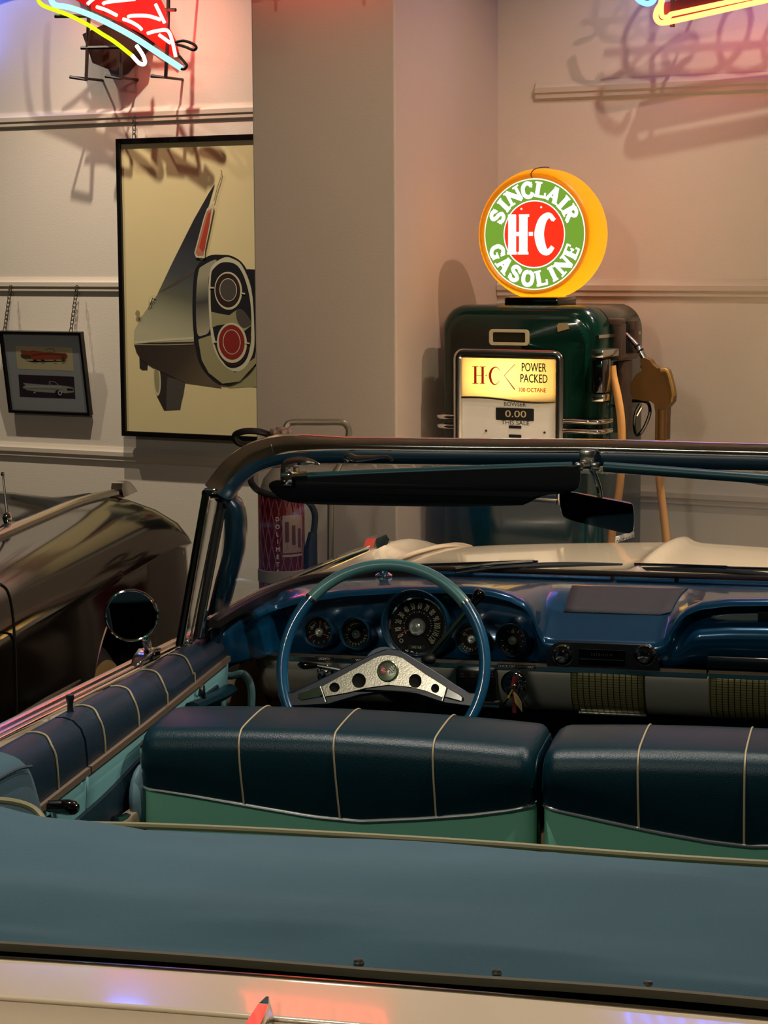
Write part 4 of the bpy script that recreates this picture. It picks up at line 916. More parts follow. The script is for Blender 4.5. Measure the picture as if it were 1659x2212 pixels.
# ---- windscreen frame
hd = [(462, 1058, 4.36), (478, 1036, 4.375), (505, 1006, 4.39), (545, 980, 4.41), (600, 964, 4.43), (660, 960, 4.445), (760, 960, 4.465), (900, 962, 4.48), (1080, 964, 4.49)]
hl = [onY(x, y, yy) for x, y, yy in hd]; zc = onY(1272, 965, 4.495).z
hl = hl+[Vector((0, 4.495, zc))]; hpath = catmull(hl+[Vector((-p.x, p.y, p.z)) for p in hl[-2::-1]], 6)
nrm = []
for i, p in enumerate(hpath):
    a = hpath[max(i-1, 0)]; b = hpath[min(i+1, len(hpath)-1)]; nrm.append((b-a).normalized().cross(Vector((0, 1, 0))).normalized()*-1)
nrm = [n_ if n_.z > 0 or abs(n_.x) > .3 else n_ for n_ in nrm]
def header(name, m, prof, pts=hpath, nr=nrm):
    ws = [1+(.55*ss(.52, .72, abs(p.x)) if name == 'header_trim' else 0) for p in pts]
    rows = [[p+Vector((0, a*(1 if a < 0 else w), 0))+n_*(b*w) for a, b in prof] for p, n_, w in zip(pts, nr, ws)]
    mb = MB(); mb.grid(rows, close_u=True); k = len(prof); mb.add(rows[0], [list(range(k))]); mb.add(rows[-1], [list(range(k))[::-1]]); return mb.build(name, m, car, smooth=40)
for i, n_ in enumerate(nrm):
    out = Vector((hpath[i].x, 0, hpath[i].z-.9))
    if n_.dot(out) < 0: nrm[i] = -n_
header('header_trim', chrome, [(-.016, -.012), (-.017, -.004), (-.014, .006), (-.004, .014), (.012, .016), (.032, .012), (.045, 0), (.045, -.012)])
header('windscreen_header', pill_m, [(-.012, -.040), (-.016, -.034), (-.017, -.022), (-.015, -.0125), (.040, -.0125), (.040, -.03), (.02, -.042), (0, -.043)])
kx = min(range(len(hpath)), key=lambda i: abs(hpath[i].x+.70))
for s in (1, -1):
    p = hpath[kx if s == 1 else len(hpath)-1-kx]; n_ = nrm[kx if s == 1 else len(hpath)-1-kx]
    MB().tube([p+Vector((s*.006, -.0185, -.012)), p+Vector((0, -.018, .004)), p+Vector((-s*.004, -.005, .0155)), p+Vector((-s*.004, .012, .0175))], .0016, 6).build('trim_joint', chrome_soft, car)
for s in (-1, 1):
    def mir(p): return Vector((p.x*(-s), p.y, p.z)) if s == 1 else Vector(p)
    pc = [onY(x, y, 4.40) for x, y in [(487, 1055), (488, 1075), (506, 1105), (507, 1180), (490, 1250), (474, 1310), (465, 1352), (459, 1392)]]
    wd = [.022, .024, .021, .021, .022, .020, .019, .020]
    rows = []
    for p, w in zip(catmull(pc, 4), [interp([(i*4, wd[i]) for i in range(8)], k) for k in range(29)]):
        p = mir(p); sg = s
        rows.append([p+Vector((sg*-w, -.012, 0)), p+Vector((sg*-w*.5, -.026, 0)), p+Vector((sg*w*.3, -.028, 0)), p+Vector((sg*w, -.012, 0)), p+Vector((sg*w, .03, 0)), p+Vector((sg*-w*.4, .06, 0))])
    mb = MB(); mb.grid(rows, close_u=True); mb.add(rows[0], [list(range(6))]); mb.add(rows[-1], [list(range(6))]); mb.build('windscreen_pillar', pill_m, car, smooth=60)
    # vent window: two uprights, a sliver of glass, chrome edges
    def up(name, top, bot, r, m, yt=4.37, yb=4.34, par=None, flat=1.):
        a, b = mir(onY(*top, yt)), mir(onY(*bot, yb)); return MB().tube([a, a.lerp(b, .5), b], r, 8, flat=flat).build(name, m, par or car)
    vw = up('vent_window_frame', (444, 1066), (386, 1396), .0075, blackgloss, 4.33, 4.27)
    up('vent_window_edge', (451, 1072), (396, 1392), .0028, chrome, 4.33, 4.27, vw)
    up('weather_strip', (478, 1086), (425, 1380), .009, rubber, 4.37, 4.33, vw)
    up('vent_window_edge', (485, 1100), (432, 1378), .0035, chrome_soft, 4.37, 4.325, vw)
    up('vent_window_edge', (466, 1110), (412, 1375), .0022, chrome, 4.36, 4.31, vw)
    a, b, c_, d_ = [mir(v) for v in (onY(450, 1080, 4.335), onY(470, 1080, 4.365), onY(420, 1385, 4.32), onY(394, 1388, 4.275))]
    MB().grid([[a, b], [d_, c_]]).build('vent_glass', wind_glass, vw, solid=.004)
    a, b = mir(onY(440, 1068, 4.335)), mir(onY(488, 1066, 4.375)); MB().tube([a, a.lerp(b, .5), b], .010, 8).build('vent_window_top', blackgloss, vw)
    e = mir(onY(458, 1061, 4.35)); MB().box(e-Vector((.016, .012, .006)), e+Vector((.016, .03, .008)), bev=.004).build('corner_cap', chrome, car)
    c0 = mir(onY(403, 1390, 4.30)); MB().ball(c0, .013, sc=(1, 1.2, 1)).build('vent_window_pivot', chrome, vw)
# ---- windscreen glass
top = [p+Vector((0, .012, 0))-n_*.03 for p, n_ in zip(hpath, nrm)]
def resample(P, n):
    L = [0]
    for a, b in zip(P, P[1:]): L.append(L[-1]+(b-a).length)
    out = []
    for k in range(n):
        t = L[-1]*k/(n-1); i = max(j for j in range(len(L)) if L[j] <= t+1e-9); i = min(i, len(P)-2)
        out.append(P[i].lerp(P[i+1], (t-L[i])/max(1e-9, L[i+1]-L[i])))
    return out
tp, bt = resample(top, 41), resample(base, 41)
bt = [Vector((p.x, p.y+.0, p.z+.004)) for p in bt]; rows = []
for k in range(9):
    t = k/8; rows.append([a.lerp(b, t)+Vector((0, .05*math.sin(PI*t)*(1-abs(2*i/40-1)**4), 0)) for i, (a, b) in enumerate(zip(tp, bt))])
MB().grid(rows).build('windscreen_glass', wind_glass, car, smooth=60, solid=.005)
# ---- sun visors
def visor(pts, yv, dy, roll):
    # outline in the plane of the header, dy gives the lean
    q = [onY(x, y, yv) for x, y in pts]; mb = MB(); n = len(q); f = [p+Vector((0, -.011, 0)) for p in q]
    c = sum(q, Vector())/n
    fi = [p.lerp(c, .05)+Vector((0, -.017, 0)) for p in q]; bi = [p.lerp(c, .05)+Vector((0, .006, 0)) for p in q]
    mb.grid([bi, q, f, fi], close_u=True); mb.prism([(0, 0)]*0, 0, 0) if False else None
    tri = tessellate_polygon([[Vector((p.x, p.z, 0)) for p in fi]]); mb.add(fi, [list(t) for t in tri]); mb.add(bi, [list(t)[::-1] for t in tri])
    return mb.build('sun_visor', visor_m, car, smooth=50)
vo = [tuple(p)[:2] for p in catmull([(668, 1030, 0), (800, 1020, 0), (960, 1014, 0), (1120, 1008, 0), (1240, 1004, 0), (1253, 1010, 0), (1254, 1040, 0), (1247, 1056, 0), (1222, 1064, 0), (1185, 1068, 0), (1160, 1076, 0), (1138, 1087, 0), (1110, 1091, 0), (950, 1093, 0), (750, 1090, 0), (650, 1086, 0), (612, 1077, 0), (590, 1060, 0), (584, 1046, 0), (596, 1037, 0), (625, 1036, 0)], 4, closed=True)]
v1 = visor(vo, 4.40, 0, 0)
MB().tube([onY(x, y, 4.392) for x, y in [(664, 1029), (800, 1023), (960, 1016), (1120, 1010), (1236, 1006)]], .0085, 12).build('visor_rod', visor_roll, v1)
a, b = onY(1306, 1008, 4.40), onY(1659, 1034, 4.36); d = (b-a); b2 = a+d*1.75
v2 = MB(); prof = [(-.010, -.008), (.012, -.010), (.03, -.010), (.10, -.020), (.15, -.026), (.15, -.018), (.10, -.010), (.012, .006), (-.008, .008), (-.012, 0)]
path = [a.lerp(b2, t/8) for t in range(9)]
rows = [[p+Vector((0, (q[0] if q[0] < .05 else .02+q[0]*min(1, .30+t*.25)), q[1]*(1 if q[0] < .02 else .35+t*.22))) for q in prof] for t, p in enumerate(path)]
v2.grid(rows, close_u=True); v2.add(rows[0], [list(range(10))]); v2.add(rows[-1], [list(range(10))]); v2 = v2.build('sun_visor', visor_m, car, smooth=50)
MB().tube([p+Vector((0, -.006, .0)) for p in path], .011, 12).build('visor_rod', visor_roll, v2)
# chrome visor bracket, latch, centre bracket
br = MB(); P = [onY(x, y, 4.385) for x, y in [(616, 1038), (616, 1022), (618, 1006), (628, 999), (650, 996), (675, 998), (690, 1003)]]
br.tube(catmull(P, 4), [.011]*9+[.010]*8+[.009, .008, .007, .006, .005, .004, .003, .002], 10); br.box(onY(612, 1048, 4.375)-Vector((.003, .012, 0)), onY(632, 1022, 4.375)+Vector((.002, .012, 0)), bev=.003)
br.tube([onY(625, 1029, 4.38), onY(664, 1027, 4.385)], .009, 8); br.build('visor_bracket', chrome, car)
la = MB(); la.tube(catmull([onY(x, y, 4.43) for x, y in [(752, 998), (748, 990), (756, 986), (770, 990), (800, 989), (835, 986), (849, 996)]], 4), [.003+.0055*math.sin(PI*min(1, (k+3)/22)) for k in range(25)], 8); la.build('top_latch', chrome, car)
cb = MB(); e = onY(1270, 990, 4.445); cb.box(e-Vector((.016, .014, .012)), e+Vector((.016, .014, .018)), bev=.003)
for x in (1252, 1286):
    e = onY(x, 1008, 4.42); cb.box(e-Vector((.010, .012, .009)), e+Vector((.010, .012, .009)), bev=.003)
cb.tube([onY(1252, 1008, 4.42), onY(1290, 1006, 4.42)], .006, 8); cb.build('centre_bracket', chrome_soft, car)
# ---- rear-view mirror
ms = MB().tube(catmull([onY(x, y, 4.42) for x, y in [(1276, 1010), (1286, 1030), (1294, 1055), (1298, 1085)]], 4), .0055, 10).build('mirror_stem', chrome, car)
mo = [(1209, 1070), (1222, 1065), (1290, 1077), (1355, 1089), (1367, 1097), (1369, 1140), (1362, 1152), (1345, 1152), (1290, 1139), (1228, 1123), (1213, 1108)]
mo = [tuple(p)[:2] for p in catmull([(a, b, 0) for a, b in mo], 3, closed=True)]
mc = onY(1288, 1108, 4.40); mn = Vector((.10, -1, -.18)).normalized()
q = [onP(x, y, mc, mn) for x, y in mo]; n = len(q); cc_ = sum(q, Vector())/n
mb = MB(); mb.grid([[p-mn*.004 for p in q], [p.lerp(cc_, -.015)-mn*.008 for p in q], [p.lerp(cc_, .06)-mn*.024 for p in q], [p.lerp(cc_, .5)-mn*.03 for p in q]], close_u=True)
mb.add([p.lerp(cc_, .5)-mn*.03 for p in q], [list(range(n))]); rm = mb.build('rear_view_mirror', blackgloss, car, smooth=50)
mb = MB(); mb.add([p-mn*.004 for p in q], [list(range(n))]); mb.add([p-mn*.0065 for p in q], [list(range(n))[::-1]]); mb.grid([[p-mn*.004 for p in q], [p-mn*.0065 for p in q]], close_u=True)
mb.build('mirror_glass', mat('dimmed mirror', (.10, .11, .115), .03, 1.), rm, smooth=0)
# ---- dashboard
ZB = [(-.875, .900), (-.863, .903), (-.796, .930), (-.707, .958), (-.598, .979), (-.468, .991), (-.319, .996), (-.26, .993), (-.213, .982), (-.18, .966), (-.161, .946), (-.148, .912), (-.135, .893), (-.12, .888), (.118, .889), (.132, .897), (.147, .922), (.160, .944), (.18, .963), (.21, .977), (.27, .987), (.36, .991), (.60, .985), (.75, .96), (.863, .903), (.875, .90)]
def wA(x): return ss(-.82, -.74, x)*(1-ss(-.172, -.138, x))
def wC(x): return ss(.138, .205, x)*(1-ss(.74, .82, x))
ZS = .829
def dsec(x):
    zb = interp(ZB, x); a, c = wA(x), wC(x); h = zb-ZS
    ax = abs(x); yc = interp([(0, 4.962), (.4, 4.955), (.56, 4.92), (.66, 4.86), (.735, 4.75), (.78, 4.60), (.82, 4.50), (.875, 4.46)], ax)
    zc = .968-.02*ss(.7, .86, ax)
    yl = min(4.62, yc-.06); rec = .07*a
    P = [(yc, zc), (yc-.012, zc+.004)]
    mb_ = (1-a)*(1-c)
    for t in (.18, .36, .52, .66, .78, .88, .95):
        y = yc+(yl+.02-yc)*t; g = 1-t**(1.6+.9*mb_) ; z = zb+.004+(zc+.004-zb-.004)*g+.006*math.sin(PI*t)
        P.append((y, z))
    P += [(yl+.008, zb+.003), (yl, zb-.002), (yl-.003, zb-.010)]
    # below the lip: flat face, instrument recess, or the shelf of the passenger side
    A = [(yl+.004, .93), (yl+.03, .895), (yl+.075, .86), (yl+rec, .74), (yl+rec+.004, .50), (yl+rec, .26), (yl+rec*.75, .10), (yl+.03, .02), (yl+.024, 0)]
    B = [(yl-.008, .85), (yl-.010, .75), (yl-.008, .62), (yl-.004, .5), (yl, .4), (yl+.006, .3), (yl+.012, .2), (yl+.018, .1), (yl+.024, 0)]
    C = [(yl+.006, .93), (yl+.03, .885), (yl+.055, .83), (yl+.06, .76), (yl+.035, .70), (yl-.004, .64), (yl-.016, .55), (yl-.010, .40), (yl+.024, 0)]
    for (ya, fa), (yb, fb), (y3, f3) in zip(A, B, C):
        w = [a, max(0, 1-a-c), c]; P.append((ya*w[0]+yb*w[1]+y3*w[2], ZS+h*(fa*w[0]+fb*w[1]+f3*w[2])))
    return P
xs = sorted(set([round(-.87+.02*i, 4) for i in range(88)]+[round(-.20+.006*i, 4) for i in range(14)]+[round(.10+.007*i, 4) for i in range(20)]+[round(-.84+.01*i, 4) for i in range(12)]))
rows = [[(x, y, z) for y, z in dsec(x)] for x in xs]
mb = MB(); mb.grid(rows)
mb.grid([[Vector(p) for p in rows[0]], [Vector((-.885, p[1]+.0, p[2]-.01)) for p in rows[0]]])
dash = mb.build('dashboard', dash_m, car, smooth=60, solid=.004)
# end block under the pillar
eb = MB()
for s in (-1, 1):
    R = [[(s*.80, 4.60, .828), (s*.80, 4.53, .835), (s*.80, 4.52, .875), (s*.80, 4.56, .915), (s*.80, 4.66, .93)], [(s*.845, 4.56, .80), (s*.845, 4.47, .82), (s*.845, 4.46, .86), (s*.845, 4.48, .895), (s*.845, 4.55, .90)], [(s*.885, 4.56, .78), (s*.885, 4.46, .80), (s*.885, 4.45, .86), (s*.885, 4.46, .89), (s*.885, 4.55, .895)], [(s*.90, 4.75, .60), (s*.90, 4.7, .62), (s*.90, 4.7, .80), (s*.90, 4.7, .85), (s*.90, 4.75, .85)]]
    eb.grid(R)
    eb.grid([[(s*.80, 4.60, .828), (s*.80, 4.66, .93)], [(s*.80, 4.72, .60), (s*.80, 4.8, .9)]])
eb.build('dash_end', pill_m, car, smooth=60, sub=1)
# speaker grille
g = [(p.x, p.y) for p in [onZ(1236, 1264, .975), onZ(1489, 1266, .975), onZ(1453, 1293, .968), onZ(1218, 1291, .968)]]; print('GR', g)
def ztop(x, y):
    P = dsec(x)
    for (y0, z0), (y1, z1) in zip(P, P[1:]):
        if y1 <= y <= y0: return z1+(z0-z1)*(y-y1)/max(1e-6, y0-y1)
    return P[5][1]
gm = MB(); rows = []
for i in range(9):
    t = i/8; r = []
    for j in range(11):
        k = j/10; x = (g[0][0]+(g[1][0]-g[0][0])*k)*(1-t)+(g[3][0]+(g[2][0]-g[3][0])*k)*t; y = g[0][1]+(g[3][1]-g[0][1])*t
        r.append((x, y, ztop(x, y)+.003))
    rows.append(r)
gm.grid(rows); gm.build('speaker_grille', mat('grey speaker grille', '#3c3a40', .6, bump=.5, bscale=500), dash, solid=.003)
mb = MB()
for x0, x1 in ((-.60, -.03), (-.02, .12), (.13, .7)):
    mb.tube([(x0, 4.942, .979), (x1, 4.942, .979)], .005, 6)
mb.build('defroster_strip', dash_m, dash)
# instruments: hooded pods on the recessed face
YF = 4.690
def pod(name, px, py, r, dr, ln, tilt, ring, rec=.03):
    tip = Vector((0, -math.cos(tilt), math.sin(tilt)))
    c = onY(px, py, YF-ln*.75)                       # centre of the dial
    X = axis_xf(c, tip, (1, 0, 0))
    mb = MB(X); rows = []
    for rr, h0, k in [(r*1.02, -ln, 0), (r, -ln*.3, 0), (r*.98, rec*.7, 1), (r*.95, rec*.8, 1), (r*.90, rec*.75, 1), (dr*1.06, .002, .25), (dr*1.02, -.004, 0)]:
        rows.append([(rr*math.cos(a), rr*math.sin(a), h0+k*rec*.45*math.sin(a)) for a in [2*PI*i/48 for i in range(48)]])
    mb.grid(rows, close_u=True); p = mb.build(name, mat(name+' hood', '#0f3a52', .3, .1, coat=.4) if 'x' else dash_m, car, smooth=40)
    MB(X).lathe([(dr*1.02, -.004), (dr*1.05, .004), (dr*1.0, .006), (dr*.95, .003), (dr*.94, -.001)], None, 48, cap=False).build('bezel_ring', ring, p)
    MB(X).prism(circ(0, 0, dr*.97, 48), -.006, -.001).build('dial_face', dial_m, p, smooth=0)
    return p, X
hub_m = mat('pale satin hub', (.66, .70, .62), .22, .7)
def hubcap_(p, X, r, c=(0, 0)):
    MB(X @ Matrix.Translation((c[0], c[1], 0))).lathe([(r, -.001), (r, .004), (r*.8, .007), (r*.55, .006), (r*.45, .004), (r*.40, .010), (r*.2, .013), (.0003, .0135)], None, 28).build('dial_hub', hub_m, p)
sp, SX_ = pod('speedometer', 902, 1352, .081, .0655, .06, math.radians(14), chrome, .045)
hubcap_(sp, SX_, .0195, (.0, -.002))
num = MB(SX_); DR = .0655
for k in range(13):
    a = math.radians(212-k*(252/12.)); t = str(k*10) if k else '0'; x, y = .70*DR*math.cos(a), .70*DR*math.sin(a)
    put_text(num, t, .0148, Matrix.Translation((x, y, 0)) @ Matrix.Rotation(a-PI/2, 4, 'Z') @ Matrix.Translation((0, -.0074, 0)), 0, .46, bold=.01)
num.build('speed_numerals', dial_ink, sp, smooth=0)
tk = MB(SX_)
for k in range(25):
    a = math.radians(212-k*(252/24.)); r0, r1, w = .47*DR, (.51 if k % 2 == 0 else .49)*DR, (.0014 if k % 2 == 0 else .0007)
    tk.ribbon([(r0*math.cos(a), r0*math.sin(a)), (r1*math.cos(a), r1*math.sin(a))], w, -.0009, -.0002)
tk.build('speed_ticks', tick_ink, sp, smooth=0)
a = math.radians(207); MB(SX_).ribbon([(.24*DR*math.cos(a), .24*DR*math.sin(a)), (.80*DR*math.cos(a), .80*DR*math.sin(a))], [.0016, .0006], .001, .002).build('speed_needle', needle, sp, smooth=0)
tel = MB(SX_)
for x in (-.036, .036):
    rr = circ(x, -.035, .0044, 16); tel.prism(rr, -.0009, .0003, holes=[circ(x, -.035, .0033, 16)])
tel.build('telltale_rings', dial_ink, sp, smooth=0)
od = MB(SX_); od.prism([(-.019, -.053), (.019, -.053), (.019, -.044), (-.019, -.044)], -.0009, .0006); od = od.build('odometer', blackgloss, sp, smooth=0)
mb = MB(SX_); put_text(mb, '342168', .006, Matrix.Translation((0, -.0515, .0007)), 0, .9); mb.build('odometer_digits', mat('odometer ink', '#8b927c', .5), sp, smooth=0)
sel = MB(SX_)
for j, ch in enumerate('RNDL'):
    x = -.034+j*.0125; put_text(sel, ch, .0075, Matrix.Translation((x, -.0595-.0028*j, .003)), 0, .9, bold=.03)
sel.build('selector_letters', tick_ink, sp, smooth=0)
def gauge(name, px, py, txt, marks, nd, top=''):
    p, X = pod(name, px, py, .0365, .0285, .062, math.radians(16), chrome_soft, .03)
    hubcap_(p, X, .0105)
    m = MB(X)
    for k, ch in enumerate(txt):
        a = math.radians(-90+(k-(len(txt)-1)/2)*(17 if len(txt) > 6 else 20)); r = .0225
        put_text(m, ch, .0050, Matrix.Translation((r*math.cos(a), r*math.sin(a), 0)) @ Matrix.Rotation(a+PI/2, 4, 'Z') @ Matrix.Translation((0, -.0025, 0)), 0, .9)
    for t, ang in marks:
        a = math.radians(ang); r = .0205
        put_text(m, t, .0052, Matrix.Translation((r*math.cos(a), r*math.sin(a), 0)) @ Matrix.Rotation(a-PI/2, 4, 'Z') @ Matrix.Translation((0, -.0026, 0)), 0, .9)
    if not txt:
        for k in range(12):
            a = k*PI/6; m.ribbon([(.022*math.cos(a), .022*math.sin(a)), (.025*math.cos(a), .025*math.sin(a))], .0011, -.0009, 0)
    else:
        m.ribbon(arc(0, 0, .0245, 130, 50, 10), .0006, -.0009, 0)
    m.build('gauge_lettering', dial_ink, p, smooth=0)
    for ang in nd:
        a = math.radians(ang); MB(X).ribbon([(.009*math.cos(a), .009*math.sin(a)), (.025*math.cos(a), .025*math.sin(a))], .0010, .0005, .0015).build('gauge_needle', needle, p, smooth=0)
gauge('charge_gauge', 690, 1366, '', [('GEN', 145), ('OIL', 38)], [88, 205, -20])
gauge('temperature_gauge', 770, 1370, 'TEMPERATURE', [('C', 150), ('H', 30)], [])
gauge('fuel_gauge', 1019, 1381, 'GASOLINE', [('E', 150), ('F', 30)], [140])
gauge('clock', 1107, 1384, '', [('12', 90)], [])
# ---- lower metal panel and chrome rail
ys_ = [(4.622, .829), (4.618, .815), (4.620, .79), (4.628, .765), (4.645, .74), (4.67, .722), (4.70, .712)]
def panel(name, x0, x1, m, off=0., z0=0, par=None, lines=0):
    n = max(2, int((x1-x0)/.02)); mb = MB()
    mb.grid([[(x0+(x1-x0)*i/n, y-off, z-.001) for i in range(n+1)] for y, z in ys_[z0:]])
    return mb.build(name, m, par or car, smooth=50, solid=.004)
lp_ = panel('lower_panel', -.80, .80, steel)
def ribs(parent, x0, x1, n, off):
    mb = MB()
    for k in range(n+1):
        x = x0+(x1-x0)*k/n; mb.tube([(x, y-off, z-.001) for y, z in ys_], .0009, 4)
    for i in range(26):
        t = i/25*5.9; j = int(t); y, z = ys_[j][0]+(ys_[j+1][0]-ys_[j][0])*(t-j), ys_[j][1]+(ys_[j+1][1]-ys_[j][1])*(t-j)
        mb.tube([(x0, y-off, z), (x1, y-off, z)], .0004, 4)
    mb.build('panel_ribs', mat('rib line', '#3a3722', .5, .5), parent)
xa, xb = onY(1234, 1500, 4.62).x, onY(1391, 1500, 4.62).x; xd = onY(1528, 1500, 4.62).x
r1 = panel('ribbed_panel', xa, xb, gold_panel, .005); ribs(r1, xa, xb, 12, .0062)
r2 = panel('glovebox_door', xd+.002, .80, gold_panel, .006); ribs(r2, xd+.006, .55, 24, .0072)
MB().tube([(xa+.01, 4.672, .7145), (xb, 4.672, .7145)], .004, 6).build('panel_bead', chrome_soft, lp_)
rl = MB(); z1 = onY(700, 1418, 4.615).z
prof = [(0, -.010), (-.010, -.008), (-.012, .002), (-.008, .009), (.006, .010), (.006, -.010)]
for x0, x1 in ((-.80, xd-.002), (xd+.003, .80)):
    R = [[(x0+(x1-x0)*i/8, 4.620+a, ZS-.003+b) for a, b in prof] for i in range(9)]
    rl.grid(R, close_u=True); rl.add(R[0], [list(range(6))]); rl.add(R[-1], [list(range(6))])
rl.build('dash_rail', chrome_soft, dash, smooth=30)
def tag(x0, x1, y, t):
    a, b = onY(x0, y, 4.606), onY(x1, y, 4.606); z = ZS-.003
    p = MB(frame_xf(Vector(((a.x+b.x)/2, 4.609, z)), (1, 0, 0), (0, 0, 1))); w = (b.x-a.x)/2
    p.prism(rrect(-w, -.0045, w, .0045, .004), -.002, .0008); o = p.build('dash_label', black_p, dash, smooth=0)
    q = MB(frame_xf(Vector(((a.x+b.x)/2, 4.6078, z-.0025)), (1, 0, 0), (0, 0, 1))); hh = .0052
    put_text(q, t, hh, Matrix.Identity(4), 0, min(1.1, w*1.8/(text_geo(t)[2]*hh))); q.build('label_lettering', white_p, dash, smooth=0)
tag(678, 722, 1419, 'LIGHTS'); tag(757, 800, 1422, 'WIPER'); tag(1072, 1158, 1440, 'LOCK OFF ON START')
def knob(name, px, py, y, prof, m, seg=24, par=None, ax=(0, -1, .05)):
    return MB(axis_xf(onY(px, py, y), ax)).lathe(prof, None, seg).build(name, m, par or dash)
knob('light_knob', 703, 1455, 4.61, [(.022, 0), (.022, .003), (.016, .005), (.015, .022), (.011, .026), (.010, .030), (.0003, .031)], chrome, 8)
ig = knob('ignition_switch', 1110, 1476, 4.615, [(.029, 0), (.029, .004), (.024, .010), (.021, .010), (.019, .006), (.013, .006), (.013, .012), (.0003, .013)], chrome)
hp_ = MB(); a, b = onY(986, 1512, 4.612), onY(1073, 1444, 4.612); hp_.box((a.x, 4.600, a.z), (b.x, 4.63, b.z), bev=.006); hp_ = hp_.build('heater_panel', mat('black heater panel', '#080808', .25), dash)
for px, t in ((998, 'FAN'), (1022, 'DEF'), (1062, 'AIR')):
    e = onY(px, 1457, 4.599); mb = MB(frame_xf(e, (1, 0, 0), (0, 0, 1))); put_text(mb, t, .0032, Matrix.Identity(4), 0, 1.); mb.ribbon([(-.006, -.004), (.006, -.004)], .0007, 0, .0003); mb.build('heater_lettering', mat('dim ink '+t, '#6d6a5c', .5), hp_, smooth=0)
MB().box((onY(1030, 1515, 4.61).x-.05, 4.602, onY(1030, 1526, 4.61).z), (onY(1080, 1515, 4.61).x, 4.62, onY(1030, 1510, 4.61).z), bev=.002).build('heater_trim', chrome_soft, dash)
# keys hanging from the ignition: a thing of their own
kc = onY(1110, 1478, 4.585)
ky = thing('key_ring', 'car keys with a red tag and a paper tag hanging in the ignition', 'keys', kc)
def flatp(name, pts, m, y, th=.0012, par=ky):
    q = [onY(a, b, y) for a, b in pts]; xf = frame_xf(Vector((0, y, 0)), (1, 0, 0), (0, 0, 1)); return MB(xf).prism([(p.x, p.z) for p in q], -th, th).build(name, m, par, smooth=0)
flatp('key_head', [(1108, 1462), (1114, 1463), (1108, 1486), (1103, 1484)], mat('red plastic', '#b3301a', .4), 4.580, .002)
flatp('red_tag', [(1107, 1492), (1113, 1494), (1116, 1540), (1107, 1540)], mat('dark red tag', '#5c1016', .5), 4.570)
flatp('yellow_tag', [(1106, 1488), (1108, 1491), (1099, 1509), (1095, 1508)], mat('yellow tag', '#a8951c', .5), 4.574)
flatp('paper_tag', [(1109, 1495), (1116, 1500), (1126, 1517), (1128, 1538), (1112, 1516)], mat('old paper tag', '#a08c58', .7), 4.566)
flatp('black_fob', [(1097, 1507), (1099, 1509), (1088, 1526), (1084, 1524)], blackgloss, 4.572)
e = onY(1112, 1488, 4.576); MB().tube([e+Vector((.009*math.cos(k*PI/9), -.001, .009*math.sin(k*PI/9))) for k in range(18)], .0009, 5, closed=True).build('split_ring', chrome, ky)
# ---- radio
rx0, rx1 = onY(1180, 1410, 4.60).x, onY(1425, 1410, 4.60).x; rz0, rz1 = .833, onY(1302, 1390, 4.60).z
RX = frame_xf(Vector(((rx0+rx1)/2, 4.606, rz0)), (1, 0, 0), (0, 0, 1)); W = (rx1-rx0)/2; HH = rz1-rz0
rad = MB(RX).prism([(-W, 0), (W, 0), (W-.004, HH*.62)]+arc(W-.034, HH-.03, .03, 20, 90, 5)+arc(-W+.034, HH-.03, .03, 90, 160, 5)+[(-W+.004, HH*.62)], -.02, .004)  .build('radio', mat('dark radio chrome', (.22, .22, .20), .2, 1.), dash, smooth=30, bevel=.002)
rpx = (rx1-rx0)/245.
MB(RX).prism(rrect(-.053*1.0, .004, .050, .040, .002), .003, .006).build('radio_window', blackgloss, dash, smooth=0)
mb = MB(RX); put_text(mb, '5 6 7 8 10 12 14', .0055, Matrix.Translation((-.002, .0265, .0065)), 0, .9); mb.build('radio_lettering', mat('faint radio ink', '#3f4238', .5), dash, smooth=0)
MB(RX).ribbon([(-.050, .018), (.048, .018)], .0016, .006, .0075).build('radio_bar', chrome_soft, dash, smooth=0)
for px in (1217, 1394):
    e = onY(px, 1415, 4.604); X = axis_xf(e, (0, -1, .05))
    k = MB(X).lathe([(.024, -.002), (.024, .004), (.021, .007), (.018, .006), (.016, .010), (.0145, .022), (.010, .026), (.0003, .024)], None, 28).build('radio_knob', chrome, dash)
    MB(X).lathe([(.0195, .0075), (.0205, .0105), (.0165, .0108)], None, 28, cap=False).build('knob_ring', blackgloss, k)
# ---- passenger side: emblem and slot
em = [onY(x, y, 4.664) for x, y in [(1536, 1333), (1560, 1326), (1610, 1324), (1700, 1324), (1820, 1327), (1850, 1335), (1820, 1345), (1700, 1344), (1610, 1341), (1560, 1339)]]
xf = frame_xf(Vector((0, 4.668, 0)), (1, 0, 0), (0, 0, 1))
P2 = [tuple(p)[:2] for p in catmull([(p.x, p.z, 0) for p in em], 4, closed=True)]
em_o = MB(xf).prism(P2, 0, .012).build('dash_emblem', chrome, dash, smooth=40, bevel=.001)
cx = sum(p[0] for p in P2)/len(P2); cz = sum(p[1] for p in P2)/len(P2)
ins = [(cx+(x-cx)*.94, cz+(y-cz)*.72) for x, y in P2]
MB(xf).prism(ins, .011, .0125).build('emblem_insert', mat('grey ribbed insert', '#7f8f86', .35, .6), em_o, smooth=0)
a, b = onY(1637, 1342, 4.65), onY(1760, 1324, 4.65); MB().box((a.x, 4.648, a.z+.001), (b.x, 4.66, b.z-.001)).build('emblem_window', blackgloss, em_o, smooth=0)
a, b = onY(1528, 1442, 4.625), onY(1900, 1412, 4.625); MB().box((a.x, 4.606, .841), (.66, 4.64, .868), bev=.003).build('glovebox_slot', mat('dark blue slot', '#03141f', .3, coat=.4), dash)
